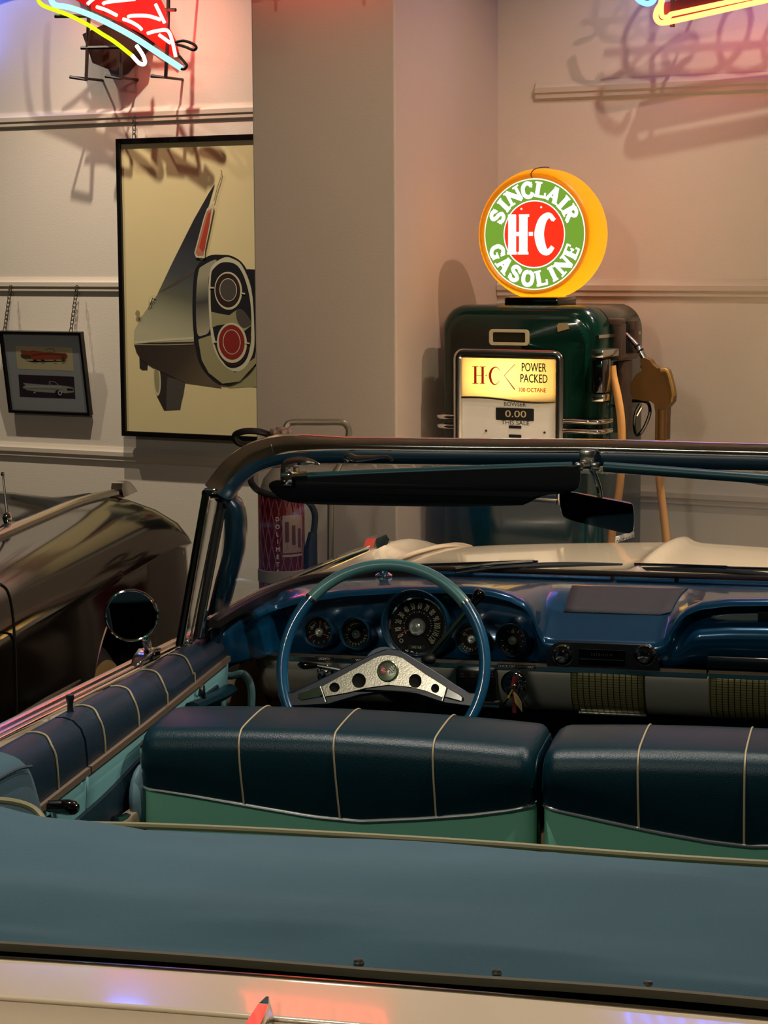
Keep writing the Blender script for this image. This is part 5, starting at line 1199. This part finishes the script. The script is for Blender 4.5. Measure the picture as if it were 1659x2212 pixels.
# ---- steering wheel and column
WC = onY(826, 1440, 4.33); tl = math.radians(20); wn = Vector((0, -math.cos(tl), math.sin(tl)))
WX = axis_xf(WC, wn, (1, 0, 0)); RW = .2215
def wpt(x, y): p = WX.inverted() @ onP(x, y, WC, wn); return (p.x, p.y)
rim_a = [(RW*math.cos(a), RW*math.sin(a), 0) for a in [math.radians(140+260*k/60) for k in range(61)]]
rim_b = [(RW*math.cos(a), RW*math.sin(a), 0) for a in [math.radians(40+100*k/30) for k in range(31)]]
sw = MB(WX).tube(rim_a, .0128, 14).build('steering_wheel', wheel_m, car)
MB(WX).tube(rim_b, .0130, 14, flat=1.).build('rim_top', wheel_l, sw)
for ang in (40, 140):
    a = math.radians(ang); c = Vector((RW*math.cos(a), RW*math.sin(a), 0)); t = Vector((-math.sin(a), math.cos(a), 0)); MB(WX).tube([c-t*.003, c+t*.003], .0142, 14).build('rim_collar', chrome_soft, sw)
def cz2(l): return [wpt(540+x/2.5136, 1180+y/2.5136) for x, y in l]
hous = cz2([(150, 800), (185, 790), (235, 795), (300, 765), (500, 668), (690, 578), (735, 562), (775, 558), (815, 566), (860, 590), (1010, 680), (1130, 760), (1195, 800), (1235, 800), (1260, 850), (1235, 890), (1190, 870), (1040, 850), (900, 805), (760, 790), (600, 812), (430, 862), (250, 872), (170, 860)])
plate_m = mat('brushed wheel plate', (.23, .22, .175), .2, 1., bump=.04, bscale=300); spoke_m = mat('dark blue spoke housing', '#06192a', .3, spec=.35)
hb = MB(WX).prism(hous, -.012, .008).build('wheel_spoke', spoke_m, sw, smooth=30, bevel=.008)
plate = cz2([(398, 768), (540, 690), (685, 612), (720, 600), (757, 597), (795, 600), (835, 612), (960, 700), (1072, 770), (1052, 826), (960, 790), (880, 770), (760, 758), (640, 775), (540, 800), (418, 822)])
holes = [[wpt(540+(cx+r*math.cos(k*PI/10))/2.5136, 1180+(cy+r*ky_*math.sin(k*PI/10))/2.5136) for k in range(20)] for cx, cy, r, ky_ in [(468, 772, 27, .95), (600, 735, 37, 1.05), (905, 737, 34, 1.1), (1013, 777, 21, 1.15)]]
pl = MB(WX).prism(plate, .010, .0145, holes=holes).build('spoke_plate', plate_m, sw, smooth=0, bevel=.0012)
for h in holes:
    MB(WX).prism(h, .004, .0092).build('spoke_hole', darkvoid, sw, smooth=0)
for lst in ([(265, 822), (275, 800), (390, 766), (406, 812), (395, 820), (280, 840)], [(1165, 826), (1150, 812), (1078, 772), (1062, 825), (1140, 846), (1162, 845)]):
    q = [tuple(p)[:2] for p in catmull([(a, b, 0) for a, b in cz2(lst)], 2, closed=True)]
    MB(WX).prism(cz2(lst), .008, .0145).build('spoke_tip', chrome, sw, smooth=0, bevel=.002)
for l in ([(392, 766), (420, 850)], [(1072, 772), (1050, 845)]):
    p = cz2(l); MB(WX).tube([(p[0][0], p[0][1], .0135), (p[1][0], p[1][1], .012)], .0018, 6).build('spoke_seam', chrome_soft, sw)
ec = wpt(540+757/2.5136, 1180+684/2.5136); EX = WX @ Matrix.Translation((ec[0], ec[1], .0145))
MB(EX).lathe([(.0235, -.003), (.0235, .002), (.021, .004), (.0195, .002), (.0003, .0045)], None, 32).build('horn_button', mat('pale chrome emblem', '#6f7a62', .25, .6), sw)
fl = MB(EX)
for i in range(5):
    for j in range(6):
        def q(i, j): return (.0025+i*.0022+j*.0004, -.0065+j*.0026+i*.0009-(.0006 if i % 2 else 0))
        z = .0052; fl.add([q(i, j)+(z,), q(i+1, j)+(z,), q(i+1, j+1)+(z,), q(i, j+1)+(z,)], [[0, 1, 2, 3]], 1 if (i+j) % 2 else 0)
        if i < 5:
            def r(i, j): return (-.0135+i*.0022-j*.0003, -.0075+j*.0025+ (4-i)*.0006)
            fl.add([r(i, j)+(z,), r(i+1, j)+(z,), r(i+1, j+1)+(z,), r(i, j+1)+(z,)], [[0, 1, 2, 3]], 3 if (j in (2,) or (i, j) in ((1, 3), (3, 4), (2, 4))) else 2)
fl.build('crossed_flags_emblem', [white_p, black_p, mat('flag red', '#a3122a', .4), mat('flag pink', '#d08a94', .4)], sw, smooth=0)
cE = WC-wn*.40
MB().tube([WC-wn*.012, WC-wn*.06, WC-wn*.10, cE], [.045, .04, .052, .05], 20).build('steering_column', pill_m, car)
l0, l1 = onY(928, 1418, 4.47), onY(1022, 1306, 4.47)
sh = MB().tube([l0, l0.lerp(l1, .5), l1], [.009, .007, .006], 10).build('shift_lever', mat('grey chrome', (.42, .42, .42), .15, 1.), car)
l2 = onY(1040, 1276, 4.47); MB().tube(catmull([l1-(l2-l1)*.1, l1.lerp(l2, .35), l1.lerp(l2, .8), l1.lerp(l2, 1.05)], 4), [.006, .007, .008, .009, .0105, .0115, .0125, .013, .0135, .013, .011, .008, .003], 12).build('shift_knob', blackgloss, sh)
MB().ball(onY(926, 1424, 4.46), .014, sc=(1.2, 1, .8)).build('lever_boot', rubber, sh)
s0, s1 = onY(752, 1450, 4.40), onY(686, 1438, 4.40); s2 = onY(645, 1436, 4.40)
ts = MB().tube([s0, s1], .0045, 10).build('turn_signal_lever', chrome, car)
MB().tube(catmull([s1, s1.lerp(s2, .4), s1.lerp(s2, .8), s1.lerp(s2, 1.05)], 3), [.005, .006, .007, .008, .009, .0095, .009, .0075, .004, .002], 12).build('lever_knob', blackgloss, ts)
# ---- front seats: two backrests with cushions
def seat(x0, x1, v_of_x, pipes, label_side):
    # rear face outline: bottom hidden below the boot
    YB, ZT = 3.735, .868
    def sec(x):
        e = min(x-x0, x1-x)/(.024); k = 1-math.sqrt(max(0, 1-(1-min(1, e))**2)) if e < 1 else 0
        crown = -.012*((x-(x0+x1)/2)/((x1-x0)/2))**2
        zt = ZT+crown-.022*k; yb = YB+.024*k; yf = 3.955-.024*k
        sw_ = .004*math.sin((x-x0)*9)
        return [(yb+.012, .50), (yb+.004, .60), (yb, v_of_x(x)-.004)], [(yb-.008, v_of_x(x)-.002), (yb-.012, v_of_x(x)+.03), (yb-.016, ZT-.085-.01*k), (yb-.016, zt-.045), (yb-.012, zt-.026), (yb+.002, zt-.011), (yb+.022, zt-.005), (yb+.09, zt+.001), (yb+.15, zt+.003), (yf-.03, zt-.002), (yf, zt-.02), (yf+.012, zt-.06), (yf+.02, .70), (yf+.0, .50)]
    n = 44; X = [x0+(x1-x0)*(.5-.5*math.cos(PI*i/n)) for i in range(n+1)]
    U = [[(x, y, z) for y, z in sec(x)[1]] for x in X]; L = [[(x, y, z) for y, z in sec(x)[0]] for x in X]
    mb = MB(); mb.grid(U)
    for r in (U[0], U[-1]): mb.add(r, [list(range(len(r)))])
    s = mb.build('seat_back', vinyl, car, smooth=60)
    mb = MB(); mb.grid([[(x, y, z) for x, y, z in r]+[(x, 3.93, r[-1][2]), (x, 3.93, .50)] for r, x in zip(L, X)])
    r = L[0]; mb.add([(x0, 3.74, .5), (x0, 3.79, v_of_x(x0)), (x0, 3.95, v_of_x(x0)), (x0, 3.95, .5)], [[0, 1, 2, 3]]); mb.add([(x1, 3.74, .5), (x1, 3.79, v_of_x(x1)), (x1, 3.95, v_of_x(x1)), (x1, 3.95, .5)], [[0, 1, 2, 3]])
    mb.build('back_panel', green_v, s, smooth=50)
    mb = MB(); mb.tube([(x, sec(x)[0][-1][0]-.009, v_of_x(x)-.002) for x in X], .0032, 8); mb.build('seam_trim', mat('silver seam trim %.2f' % x0, (.75, .74, .70), .2, 1.), s)
    for a, b in pipes:
        pts = []
        P = sec(a)[1]
        for j, (y, z) in enumerate(catmull([(0, y, z) for y, z in P[:11]], 4) and [(p.y, p.z) for p in catmull([(0, y, z) for y, z in P[:11]], 4)]):
            t = max(0, min(1, (.86-z)/(.86-v_of_x(a)))) if z < .86 else 0
            pts.append((a+(b-a)*t, y-.0008, z+.0008))
        pts = [(x, y, z) for x, y, z in pts]
        pts[0] = (pts[0][0], pts[0][1], v_of_x(pts[0][0]))
        mb = MB(); mb.tube(pts, .0018, 8); mb.build('piping', pipe_m, s)
    for xe, sg in ((x0, -1), (x1, 1)):
        P = sec(xe)[1]; pts = [(xe-sg*.002, y, z) for y, z in P[1:11]]
        mb = MB(); mb.tube(catmull(pts, 3), .0040, 8); mb.build('edge_piping', vinyl if (sg == 1 or label_side == 'r') else mat('pale green edge piping', '#8d9c7c', .4), s)
    mb = MB(); mb.box((x0+.005, 3.80, .30), (x1-.005, 4.36, .52), bev=.05, seg=4); mb.build('seat_cushion', vinyl, s)
    mb = MB(); mb.box((x0+.02, 3.80, .24), (x1-.02, 4.32, .31)); mb.build('seat_base', carpet, s)
    return s
xl0, xl1 = -.762, -.004
def vl(x): return interp([(-.762, .741), (-.66, .731), (-.52, .715), (-.42, .704), (-.377, .7025), (-.33, .701), (-.22, .712), (-.12, .725), (-.05, .738), (-.004, .750)], x)
pl_ = [(onY(517, 1560, 3.73).x, onY(524, 1722, 3.72).x), (onY(721, 1570, 3.73).x, onY(732, 1752, 3.72).x), (onY(936, 1575, 3.73).x, onY(940, 1745, 3.72).x)]
seat(xl0, xl1, vl, pl_, 'l')
xr0, xr1 = .010, .762
def vr(x): return interp([(.010, .748), (.05, .741), (.12, .729), (.22, .713), (.31, .702), (.36, .699), (.386, .698), (.45, .702), (.6, .722), (.762, .737)], x)
pr_ = [(onY(1379, 1590, 3.73).x, onY(1379, 1762, 3.72).x), (onY(1610, 1600, 3.73).x, onY(1607, 1795, 3.72).x), (.60, .60)]
seat(xr0, xr1, vr, pr_, 'r')
mb = MB(); mb.tube(catmull([(-.772, 3.80, .56), (-.774, 3.79, .68), (-.772, 3.775, .76), (-.768, 3.765, .80), (-.766, 3.77, .82)], 4), .006, 8); mb.build('seat_side_trim', chrome_soft, car)
mb = MB(); mb.tube(catmull([onX(x, y, -.775) for x, y in [(248, 1772), (262, 1770), (272, 1766), (282, 1769), (292, 1764), (304, 1768)]], 4), .009, 8); mb.build('seat_adjuster', mat('teal chrome', (.18, .30, .31), .2, 1.), car)
a = onX(250, 1779, -.775); mb = MB(); mb.box((-.79, a.y, a.z-.03), (-.765, a.y+.14, a.z), bev=.003); mb.build('sill_plate', mat('tan sill plate', '#8d7a63', .5), car)
mb = MB(); q = onX(292, 1730, -.772); mb.ball(q+Vector((.0, .04, .0)), .055, sc=(.35, 1, 1.15)); mb.build('seat_side_bolster', mat('pale grey vinyl', '#5b7a83', .55), car)
e = onY(1172, 1822, 3.80); mb = MB(); mb.box((e.x-.010, 3.78, .50), (e.x+.012, 3.90, e.z+.025), bev=.004); mb.build('seat_hinge', mat('tan hinge cover', '#9c8a68', .5), car)
# ---- doors (inner side) and quarter trim
def both(f):
    for s in (-1, 1): f(s)
def trimline(y): return interp([(2.9, .778), (3.347, .804), (3.586, .817), (3.831, .830), (4.291, .859), (4.40, .866)], y)
YS = 3.56
def door(s):
    def pad(name, y0, y1, par, ticks):
        rows = []
        for k in range(13):
            y = y0+(y1-y0)*k/12; zt = trimline(y); P = [(.875, .885), (.874, .897), (.862, .906), (.845, .9075), (.826, .902), (.811, .888), (.803, .868), (.80, zt+.02), (.80, zt), (.83, zt-.004)]
            rows.append([(s*x, y, z) for x, z in P])
        mb = MB(); mb.grid(rows); mb.add(rows[0], [list(range(10))]); mb.add(rows[-1], [list(range(10))]); p = mb.build(name, vinyl_pad, par, smooth=60)
        for y in ticks:
            zt = trimline(y); q = [(s*(x-.0012), y+.012*(1 if x > .82 else 0), z+.0012) for x, z in [(.862, .906), (.845, .9075), (.826, .902), (.811, .888), (.803, .868), (.80, zt+.02), (.80, zt)]]
            MB().tube(catmull(q, 4), .0019, 6).build('piping', pipe_m, p)
        return p
    tk = [onX(x, y, -.815).y for x, y in [(223, 1600), (296, 1520), (355, 1450), (417, 1405)]]
    tk = [onX(x, y, -.803).y for x, y in [(222, 1585), (295, 1520), (357, 1470), (416, 1420)]]
    dp = []
    for y0, y1 in ((YS+.004, 4.40), (2.95, YS-.004)):
        rows = []
        for k in range(15):
            y = y0+(y1-y0)*k/14; zt = trimline(y); rows.append([(s*.806, y, zt), (s*.808, y, zt-.05), (s*.812, y, zt-.11), (s*.815, y, .60), (s*.81, y, .40), (s*.81, y, .26)])
        mb = MB(); mb.grid(rows); d = mb.build('door_panel' if y1 > 4 else 'quarter_panel', teal_v, car, smooth=50, solid=.006); dp.append(d)
    pad('door_pad', YS+.004, 4.40, dp[0], tk); pad('quarter_pad', 2.95, YS-.004, dp[1], [onX(120, 1640, -.803).y])
    for (y0, y1), d in zip(((YS+.004, 4.39), (2.95, YS-.004)), dp):
        pts = [(s*.798, y0+(y1-y0)*k/8, trimline(y0+(y1-y0)*k/8)-.004) for k in range(9)]
        MB().sweep(pts, [(-.006, -.006), (.006, -.006), (.006, .006), (-.006, .006)]).build('trim_strip', mat('rosy trim strip %d%d' % (s, y0*10), '#8f7b68', .35, .5), d, smooth=0)
    # dark lower part with armrest
    low = [onX(x, y, -.80) for x, y in [(160, 1778), (230, 1716), (306, 1636), (420, 1520), (470, 1480)]]
    rows = []
    for p in catmull(low, 4): rows.append([(s*.807, p.y, p.z+.004), (s*.798, p.y, p.z), (s*.793, p.y, p.z-.02), (s*.795, p.y, p.z-.10), (s*.80, p.y, .30)])
    MB().grid(rows).build('lower_door_panel', mat('navy lower panel %d' % s, '#0c2230', .4, bump=.2, bscale=300), dp[0], smooth=50, solid=.005)
    ar = [onX(x, y, -.76) for x, y in [(440, 1530), (500, 1503), (520, 1490)]]
    MB().tube([(s*.785, p.y, p.z) for p in ar], .018, 8, flat=.7).build('armrest', vinyl, dp[0])
    # belt chrome
    def belt(y): return interp([(2.5, .955), (3.47, .925), (4.40, .897)], y)
    for nm, off, z0, w in (('belt_moulding', .012, .902, .011), ('window_sweep', -.012, .904, .006), ('inner_belt_strip', -.026, .903, .004)):
        pts = [(s*(belt(y)+off-.005), y, z0) for y in [2.95+.1*k for k in range(15)]]
        MB().tube(pts, w, 8, flat=.55, up=(0, 0, 1)).build(nm, chrome_soft if nm != 'inner_belt_strip' else chrome, dp[0])
    p = onX(160, 1556, -.843); MB(Matrix.Translation((s*.850, p.y, .903))).lathe([(.007, 0), (.0055, .010), (.0055, .020), (.008, .030), (.0075, .036), (.0003, .037)], None, 14).build('lock_knob', mat('dark plastic %d' % s, '#10161c', .4), dp[0])
    # window crank with black knob
    k0, k1 = onX(100, 1766, -.795), onX(113, 1742, -.785); kx = s*.785
    c = MB(); c.tube([(s*.81, k0.y, k0.z-.02), (kx, k0.y+.01, k0.z), (kx, k1.y, k1.z)], [.010, .008, .008], 10); c = c.build('window_crank', chrome, dp[1])
    MB(axis_xf((kx, k1.y, k1.z), (-s, 0, 0))).lathe([(.010, -.008), (.011, .004), (.013, .016), (.014, .03), (.012, .042), (.007, .048), (.0003, .049)], None, 16).build('crank_knob', blackgloss, c)
    p = onX(431, 1498, -.79); hd_ = MB(); hd_.tube([(s*.81, p.y, p.z-.02), (s*.785, p.y, p.z-.01), (s*.783, p.y, p.z+.018)], [.012, .011, .005], 10); hd_.build('vent_crank', chrome, dp[0])
both(door)
for s in (-1, 1):
    q = [onY(x, y, 4.43) for x, y in [(462, 1396), (468, 1415), (476, 1440), (484, 1456), (500, 1460), (522, 1455), (535, 1465), (543, 1490), (543, 1520), (540, 1560)]]
    MB().tube([Vector((p.x*-s, p.y, p.z)) for p in catmull(q, 5)], .0085, 10).build('door_seal', mat('pale teal seal %d' % s, '#4f7275', .5), car)
# ---- outside mirror on the left door
mg = MB(); mcen = onY(284, 1329, 3.93); mnn = Vector((.30, -1, -.06)).normalized(); MX = axis_xf(mcen, mnn, (1, 0, 0)); mr = .0505
mg.lathe([(mr*.97, .001), (mr, .003), (mr*1.04, 0), (mr*1.05, -.008), (mr*.98, -.02), (mr*.7, -.038), (mr*.3, -.046), (.0005, -.048)], None, 48)
sm = mg.build('side_mirror', chrome, car)
MB(MX).tube([(mr*1.01*math.cos(k*PI/24), mr*1.01*math.sin(k*PI/24), .0015) for k in range(48)], .0030, 8, closed=True).build('mirror_rim', chrome, sm)
MB(MX).prism(circ(0, 0, mr*.965, 48), -.002, .0015).build('mirror_face', dark_mirror, sm, smooth=0)
b1 = onZ(318, 1424, .905); mt = mcen-mnn*.03+Vector((.012, 0, -.035))
MB().tube(catmull([mt, mt+Vector((.014, .0, -.018)), b1+Vector((-.002, .01, .018)), b1], 5), [.008]*6+[.009]*5+[.012]*5, 10).build('mirror_arm', chrome, sm)
MB().grid([[b1+Vector((x*w, y, z)) for x in (-1, -.5, .5, 1)] for y, w, z in [(-.09, .004, .0), (-.05, .014, .012), (0, .018, .022), (.04, .016, .018), (.06, .008, 0)]]).build('mirror_base', chrome, sm, solid=.006)
# ---- folded-top boot
rnd = random.Random(5)
def bz(x, t): return 0
Rw = [(3.00, .780), (2.985, .83), (2.96, .868), (2.93, .893), (2.895, .903), (2.845, .914), (2.78, .924), (2.68, .930), (2.58, .930), (2.50, .927), (2.44, .921), (2.41, .914), (2.385, .909), (2.364, .904), (2.360, .901)]
def boot_pt(x, j, t):
    y, z = Rw[j]
    k = t
    front = 1-ss(0, 6, j)
    y += .012*(1-(x/.9)**2)*0 - .05*ss(.45, .95, abs(x))*front - .010*(abs(x)/.9)**2
    # soft lengthwise folds and sag
    sag = ss(2, 5, j)*(1-ss(11, 14, j))
    z += sag*(.008*math.sin(4.2*x+.9*j*.35+.6)*math.sin(j*.55)+.005*math.sin(7*x-1.1*j)+.002*math.sin(13*x+2.2*j)) + sag*(.0065*math.sin(23*(y-2.35)+1.5*x+.4*math.sin(2.5*x))+.003*math.sin(41*(y-2.35)-2.2*x+1)) + .012*ss(-.30, -.50, x)*ss(3, 5, j)*(1-ss(9, 13, j))
    z -= .010*math.exp(-((y-(2.875-.045*(x+.35)))/.012)**2)*ss(-.38, .1, x)*sag*1.2
    z += .018*ss(.54, .68, abs(x))*ss(3, 5, j)*(1-ss(9, 13, j))
    z -= .035*ss(.74, .96, abs(x))*(1-ss(10, 14, j))*.6+.012*(x/.8)**2*ss(8, 13, j)
    return Vector((x, y, z))
bx = [round(-.78+1.56*i/104, 4) for i in range(105)]
fine = [k/3 for k in range((len(Rw)-1)*3+1)]
rows = []
for f in fine:
    j = int(min(f, len(Rw)-2)); t = f-j; r = []
    for x in bx:
        a = boot_pt(x, j, 0); b = boot_pt(x, j+1, 0); r.append(a.lerp(b, t))
    rows.append(r)
boot = MB().grid(rows).build('boot_cover', boot_m, car, smooth=80, sub=1, solid=.004)
# binding along the front edge and the rear edge
fe = [boot_pt(x, 3, 0)+Vector((0, .006, .004)) for x in bx]
MB().tube([p for p in fe if p.x > -.66 and p.x < .75], .0052, 8).build('front_binding', gold_b, boot)
re_ = [boot_pt(x, 13, 0)+Vector((0, -.004, .0)) for x in bx]
MB().sweep(re_, [(-.006, -.006), (.005, -.006), (.005, .004), (-.004, .004)]).build('rear_binding', olive, boot, smooth=30)
for px, py in ((780, 2086), (1075, 2112), (1400, 2142)):
    p = onZ(px, py, .900); MB(Matrix.Translation((p.x, 2.374, .9075))).lathe([(.0065, 0), (.0065, .002), (.004, .0045), (.0003, .005)], None, 14).build('snap_fastener', chrome_soft, boot)
# padded ears running forward along the cabin sides
for s in (-1, 1):
    secs = [(2.45, .90, .925, .865), (2.70, .97, .945, .86), (2.95, .965, .955, .85), (3.10, .945, .955, .845), (3.17, .93, .945, .84), (3.20, .90, .925, .84), (3.205, .86, .90, .85)]
    rows = []
    for y, xo, zt, zb in secs:
        xi = .735 if y < 3.19 else .745
        rows.append([(s*xo, y, zb+.02), (s*(xo-.01), y, zt-.02), (s*(xo-.05), y, zt), (s*(xi+.05), y, zt-.002), (s*(xi+.015), y, zt-.018), (s*(xi+.002), y, zt-.045), (s*(xi-.008), y, zb-.01), (s*(xi-.02), y, zb-.10)])
    mb = MB(); mb.grid(rows); mb.add(rows[-1], [list(range(8))]); mb.build('boot_ear', boot_m, boot, smooth=80, sub=2)
    st = [Vector((s*(.735+.006), y, zt-.030)) for y, xo, zt, zb in secs[1:5]]
    MB().tube(catmull(st, 5), .0030, 6).build('ear_seam', mat('boot seam %d' % s, '#2c3c46', .8), boot)
    q = catmull([Vector((s*.60, 2.90, .895)), Vector((s*.63, 2.92, .915)), Vector((s*.67, 2.91, .928)), Vector((s*.72, 2.86, .938)), Vector((s*.76, 2.75, .945))], 5)
    MB().tube(q, .0055, 8).build('corner_binding', gold_b, boot)
# ---- rear deck
def deck(name, y0, y1, m, par, x1=.752, dz=0):
    n = 14; rows = []
    for i in range(n+1):
        y = y0+(y1-y0)*i/n; rows.append([(x, y, zdeck(y)+.012*(1-(x/.8)**2)+dz-(.003 if (i == 0 or i == n) and name == 'boot_lid' else 0)) for x in [-x1+2*x1*k/40 for k in range(41)]])
    return MB().grid(rows).build(name, m, par, smooth=40, solid=.004)
def zc_(y, x): return zdeck(y)+.012*(1-(x/.8)**2)
dk = deck('rear_deck', 2.335, 2.2015, cream, car)
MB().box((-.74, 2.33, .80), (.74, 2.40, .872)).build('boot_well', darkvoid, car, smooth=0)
MB().tube([(x, 2.331, zc_(2.331, x)+.001) for x in [-.74+1.48*k/30 for k in range(31)]], .0035, 6, flat=.6).build('deck_moulding', chrome, dk)
bl_ = deck('boot_lid', 2.1990, .72, cream, car)
p0_, p1_ = onZ(578, 2167, .905), onZ(540, 2240, .905)
MB().grid([[p0_.lerp(p1_, t)+Vector((w*a, 0, h)) for a, h in ((-1, -.006), (-.5, .008), (.5, .008), (1, -.006))] for t, w in [(0, .003), (.25, .012), (.7, .016), (3., .02), (6., .02)]]).build('lid_spear', chrome, bl_, solid=.002)
# ------------------------------------------------------------------ lights of the room, with added fill
def spot(pos, aim, power, col=(1, .86, .68), size=60, blend=.35, r=.025):  # ceiling track spots, plus added spots that brighten single parts
    l = bpy.data.lights.new('track_or_fill_spot', 'SPOT'); l.energy = power; l.color = col; l.spot_size = math.radians(size); l.spot_blend = blend; l.shadow_soft_size = r
    o = bpy.data.objects.new('track_or_fill_spot', l); COL.objects.link(o); pos, aim = Vector(pos), Vector(aim)
    o.location = pos; o.rotation_euler = (aim-pos).to_track_quat('-Z', 'Y').to_euler(); return o
def point(pos, power, col, r=.05):
    l = bpy.data.lights.new('lamp', 'POINT'); l.energy = power; l.color = col; l.shadow_soft_size = r
    o = bpy.data.objects.new('lamp', l); COL.objects.link(o); o.location = pos; return o
ZL = 4.2
spot(W2(-1.4, VL-1.1, ZL+.1), W2(-2.0, VL, .65), 375, size=55, blend=1.)
spot(W2(-3.0, VL-1.1, ZL+.1), W2(-2.2, VL, .9), 190, size=60, blend=1.)
spot(W2(1.5, -1.15, ZL+.1), W2(.75, 0, .9), 120, (1, .88, .68), size=62, blend=1.)
spot((.3, 4.6, ZL), (0, 3.3, .9), 160, (1, .9, .78), size=70)
spot((-.9, 3.3, ZL), (-.3, 2.2, .9), 300, (1, .92, .82), size=70)
spot((1.8, 4.4, ZL), (.3, 5.2, .9), 120, (1, .84, .66), size=60)
spot((.3, 7.0, ZL), (.15, 6.25, .9), 1500, (1, .84, .70), size=38, blend=.35)  # added spot, there to brighten the hood
spot((2.2, 3.2, ZL), (-.8, 3.9, .75), 260, (1, .88, .74), size=40)  # added spot to brighten the inner face of the door
spot(W2(2.7, -1.7, ZL+.1), W2(0, -.4, 1.7), 230, (1, .64, .52), size=32, blend=.8)  # pink tint added, standing for red neon glow on the column side
spot((-1.4, -2.6, ZL), (-.6, 4.4, .8), 270, (1, .90, .76), size=52, r=.22)  # unseen fill spot added behind the camera
spot((2.0, -2.2, ZL), (.8, 4.2, .8), 270, (1, .90, .76), size=52, r=.22)  # second added fill, for faces turned to the rear
spot((-3.0, -6.5, ZL), (-1.5, -8.5, 1.5), 260, (1, .82, .6), size=100)  # added spot on the back wall, to warm the reflections
spot((2.2, -5.5, ZL), (3.0, -8.3, 1.4), 260, (1, .82, .6), size=100)  # likewise added to warm what the chrome reflects
spot(W2(-.2, -3.0, ZL), W2(-.25, VC, 1.75), 85, (1, .84, .64), size=34, blend=.9, r=.03)  # added spot that lifts the column front
# bulbs inside the globe and behind the lit sign
gp = W2(GC.x, GV, GC.z-.06); point(gp, 2.2, (1, .86, .62), .04)
sp0 = onW(1098, 812, PF); point(W2(sp0.x-.008, PF+.05, sp0.z-.01), 1.5, (1, .90, .68), .015)
w = bpy.data.worlds.new('world'); SC.world = w; w.use_nodes = True
w.node_tree.nodes['Background'].inputs[0].default_value = (.9, .85, .8, 1); w.node_tree.nodes['Background'].inputs[1].default_value = .02
vs_ = SC.view_settings; vs_.view_transform = 'Standard'; vs_.look = 'None'; vs_.gamma = 1; vs_.use_curve_mapping = False; vs_.exposure = 0.
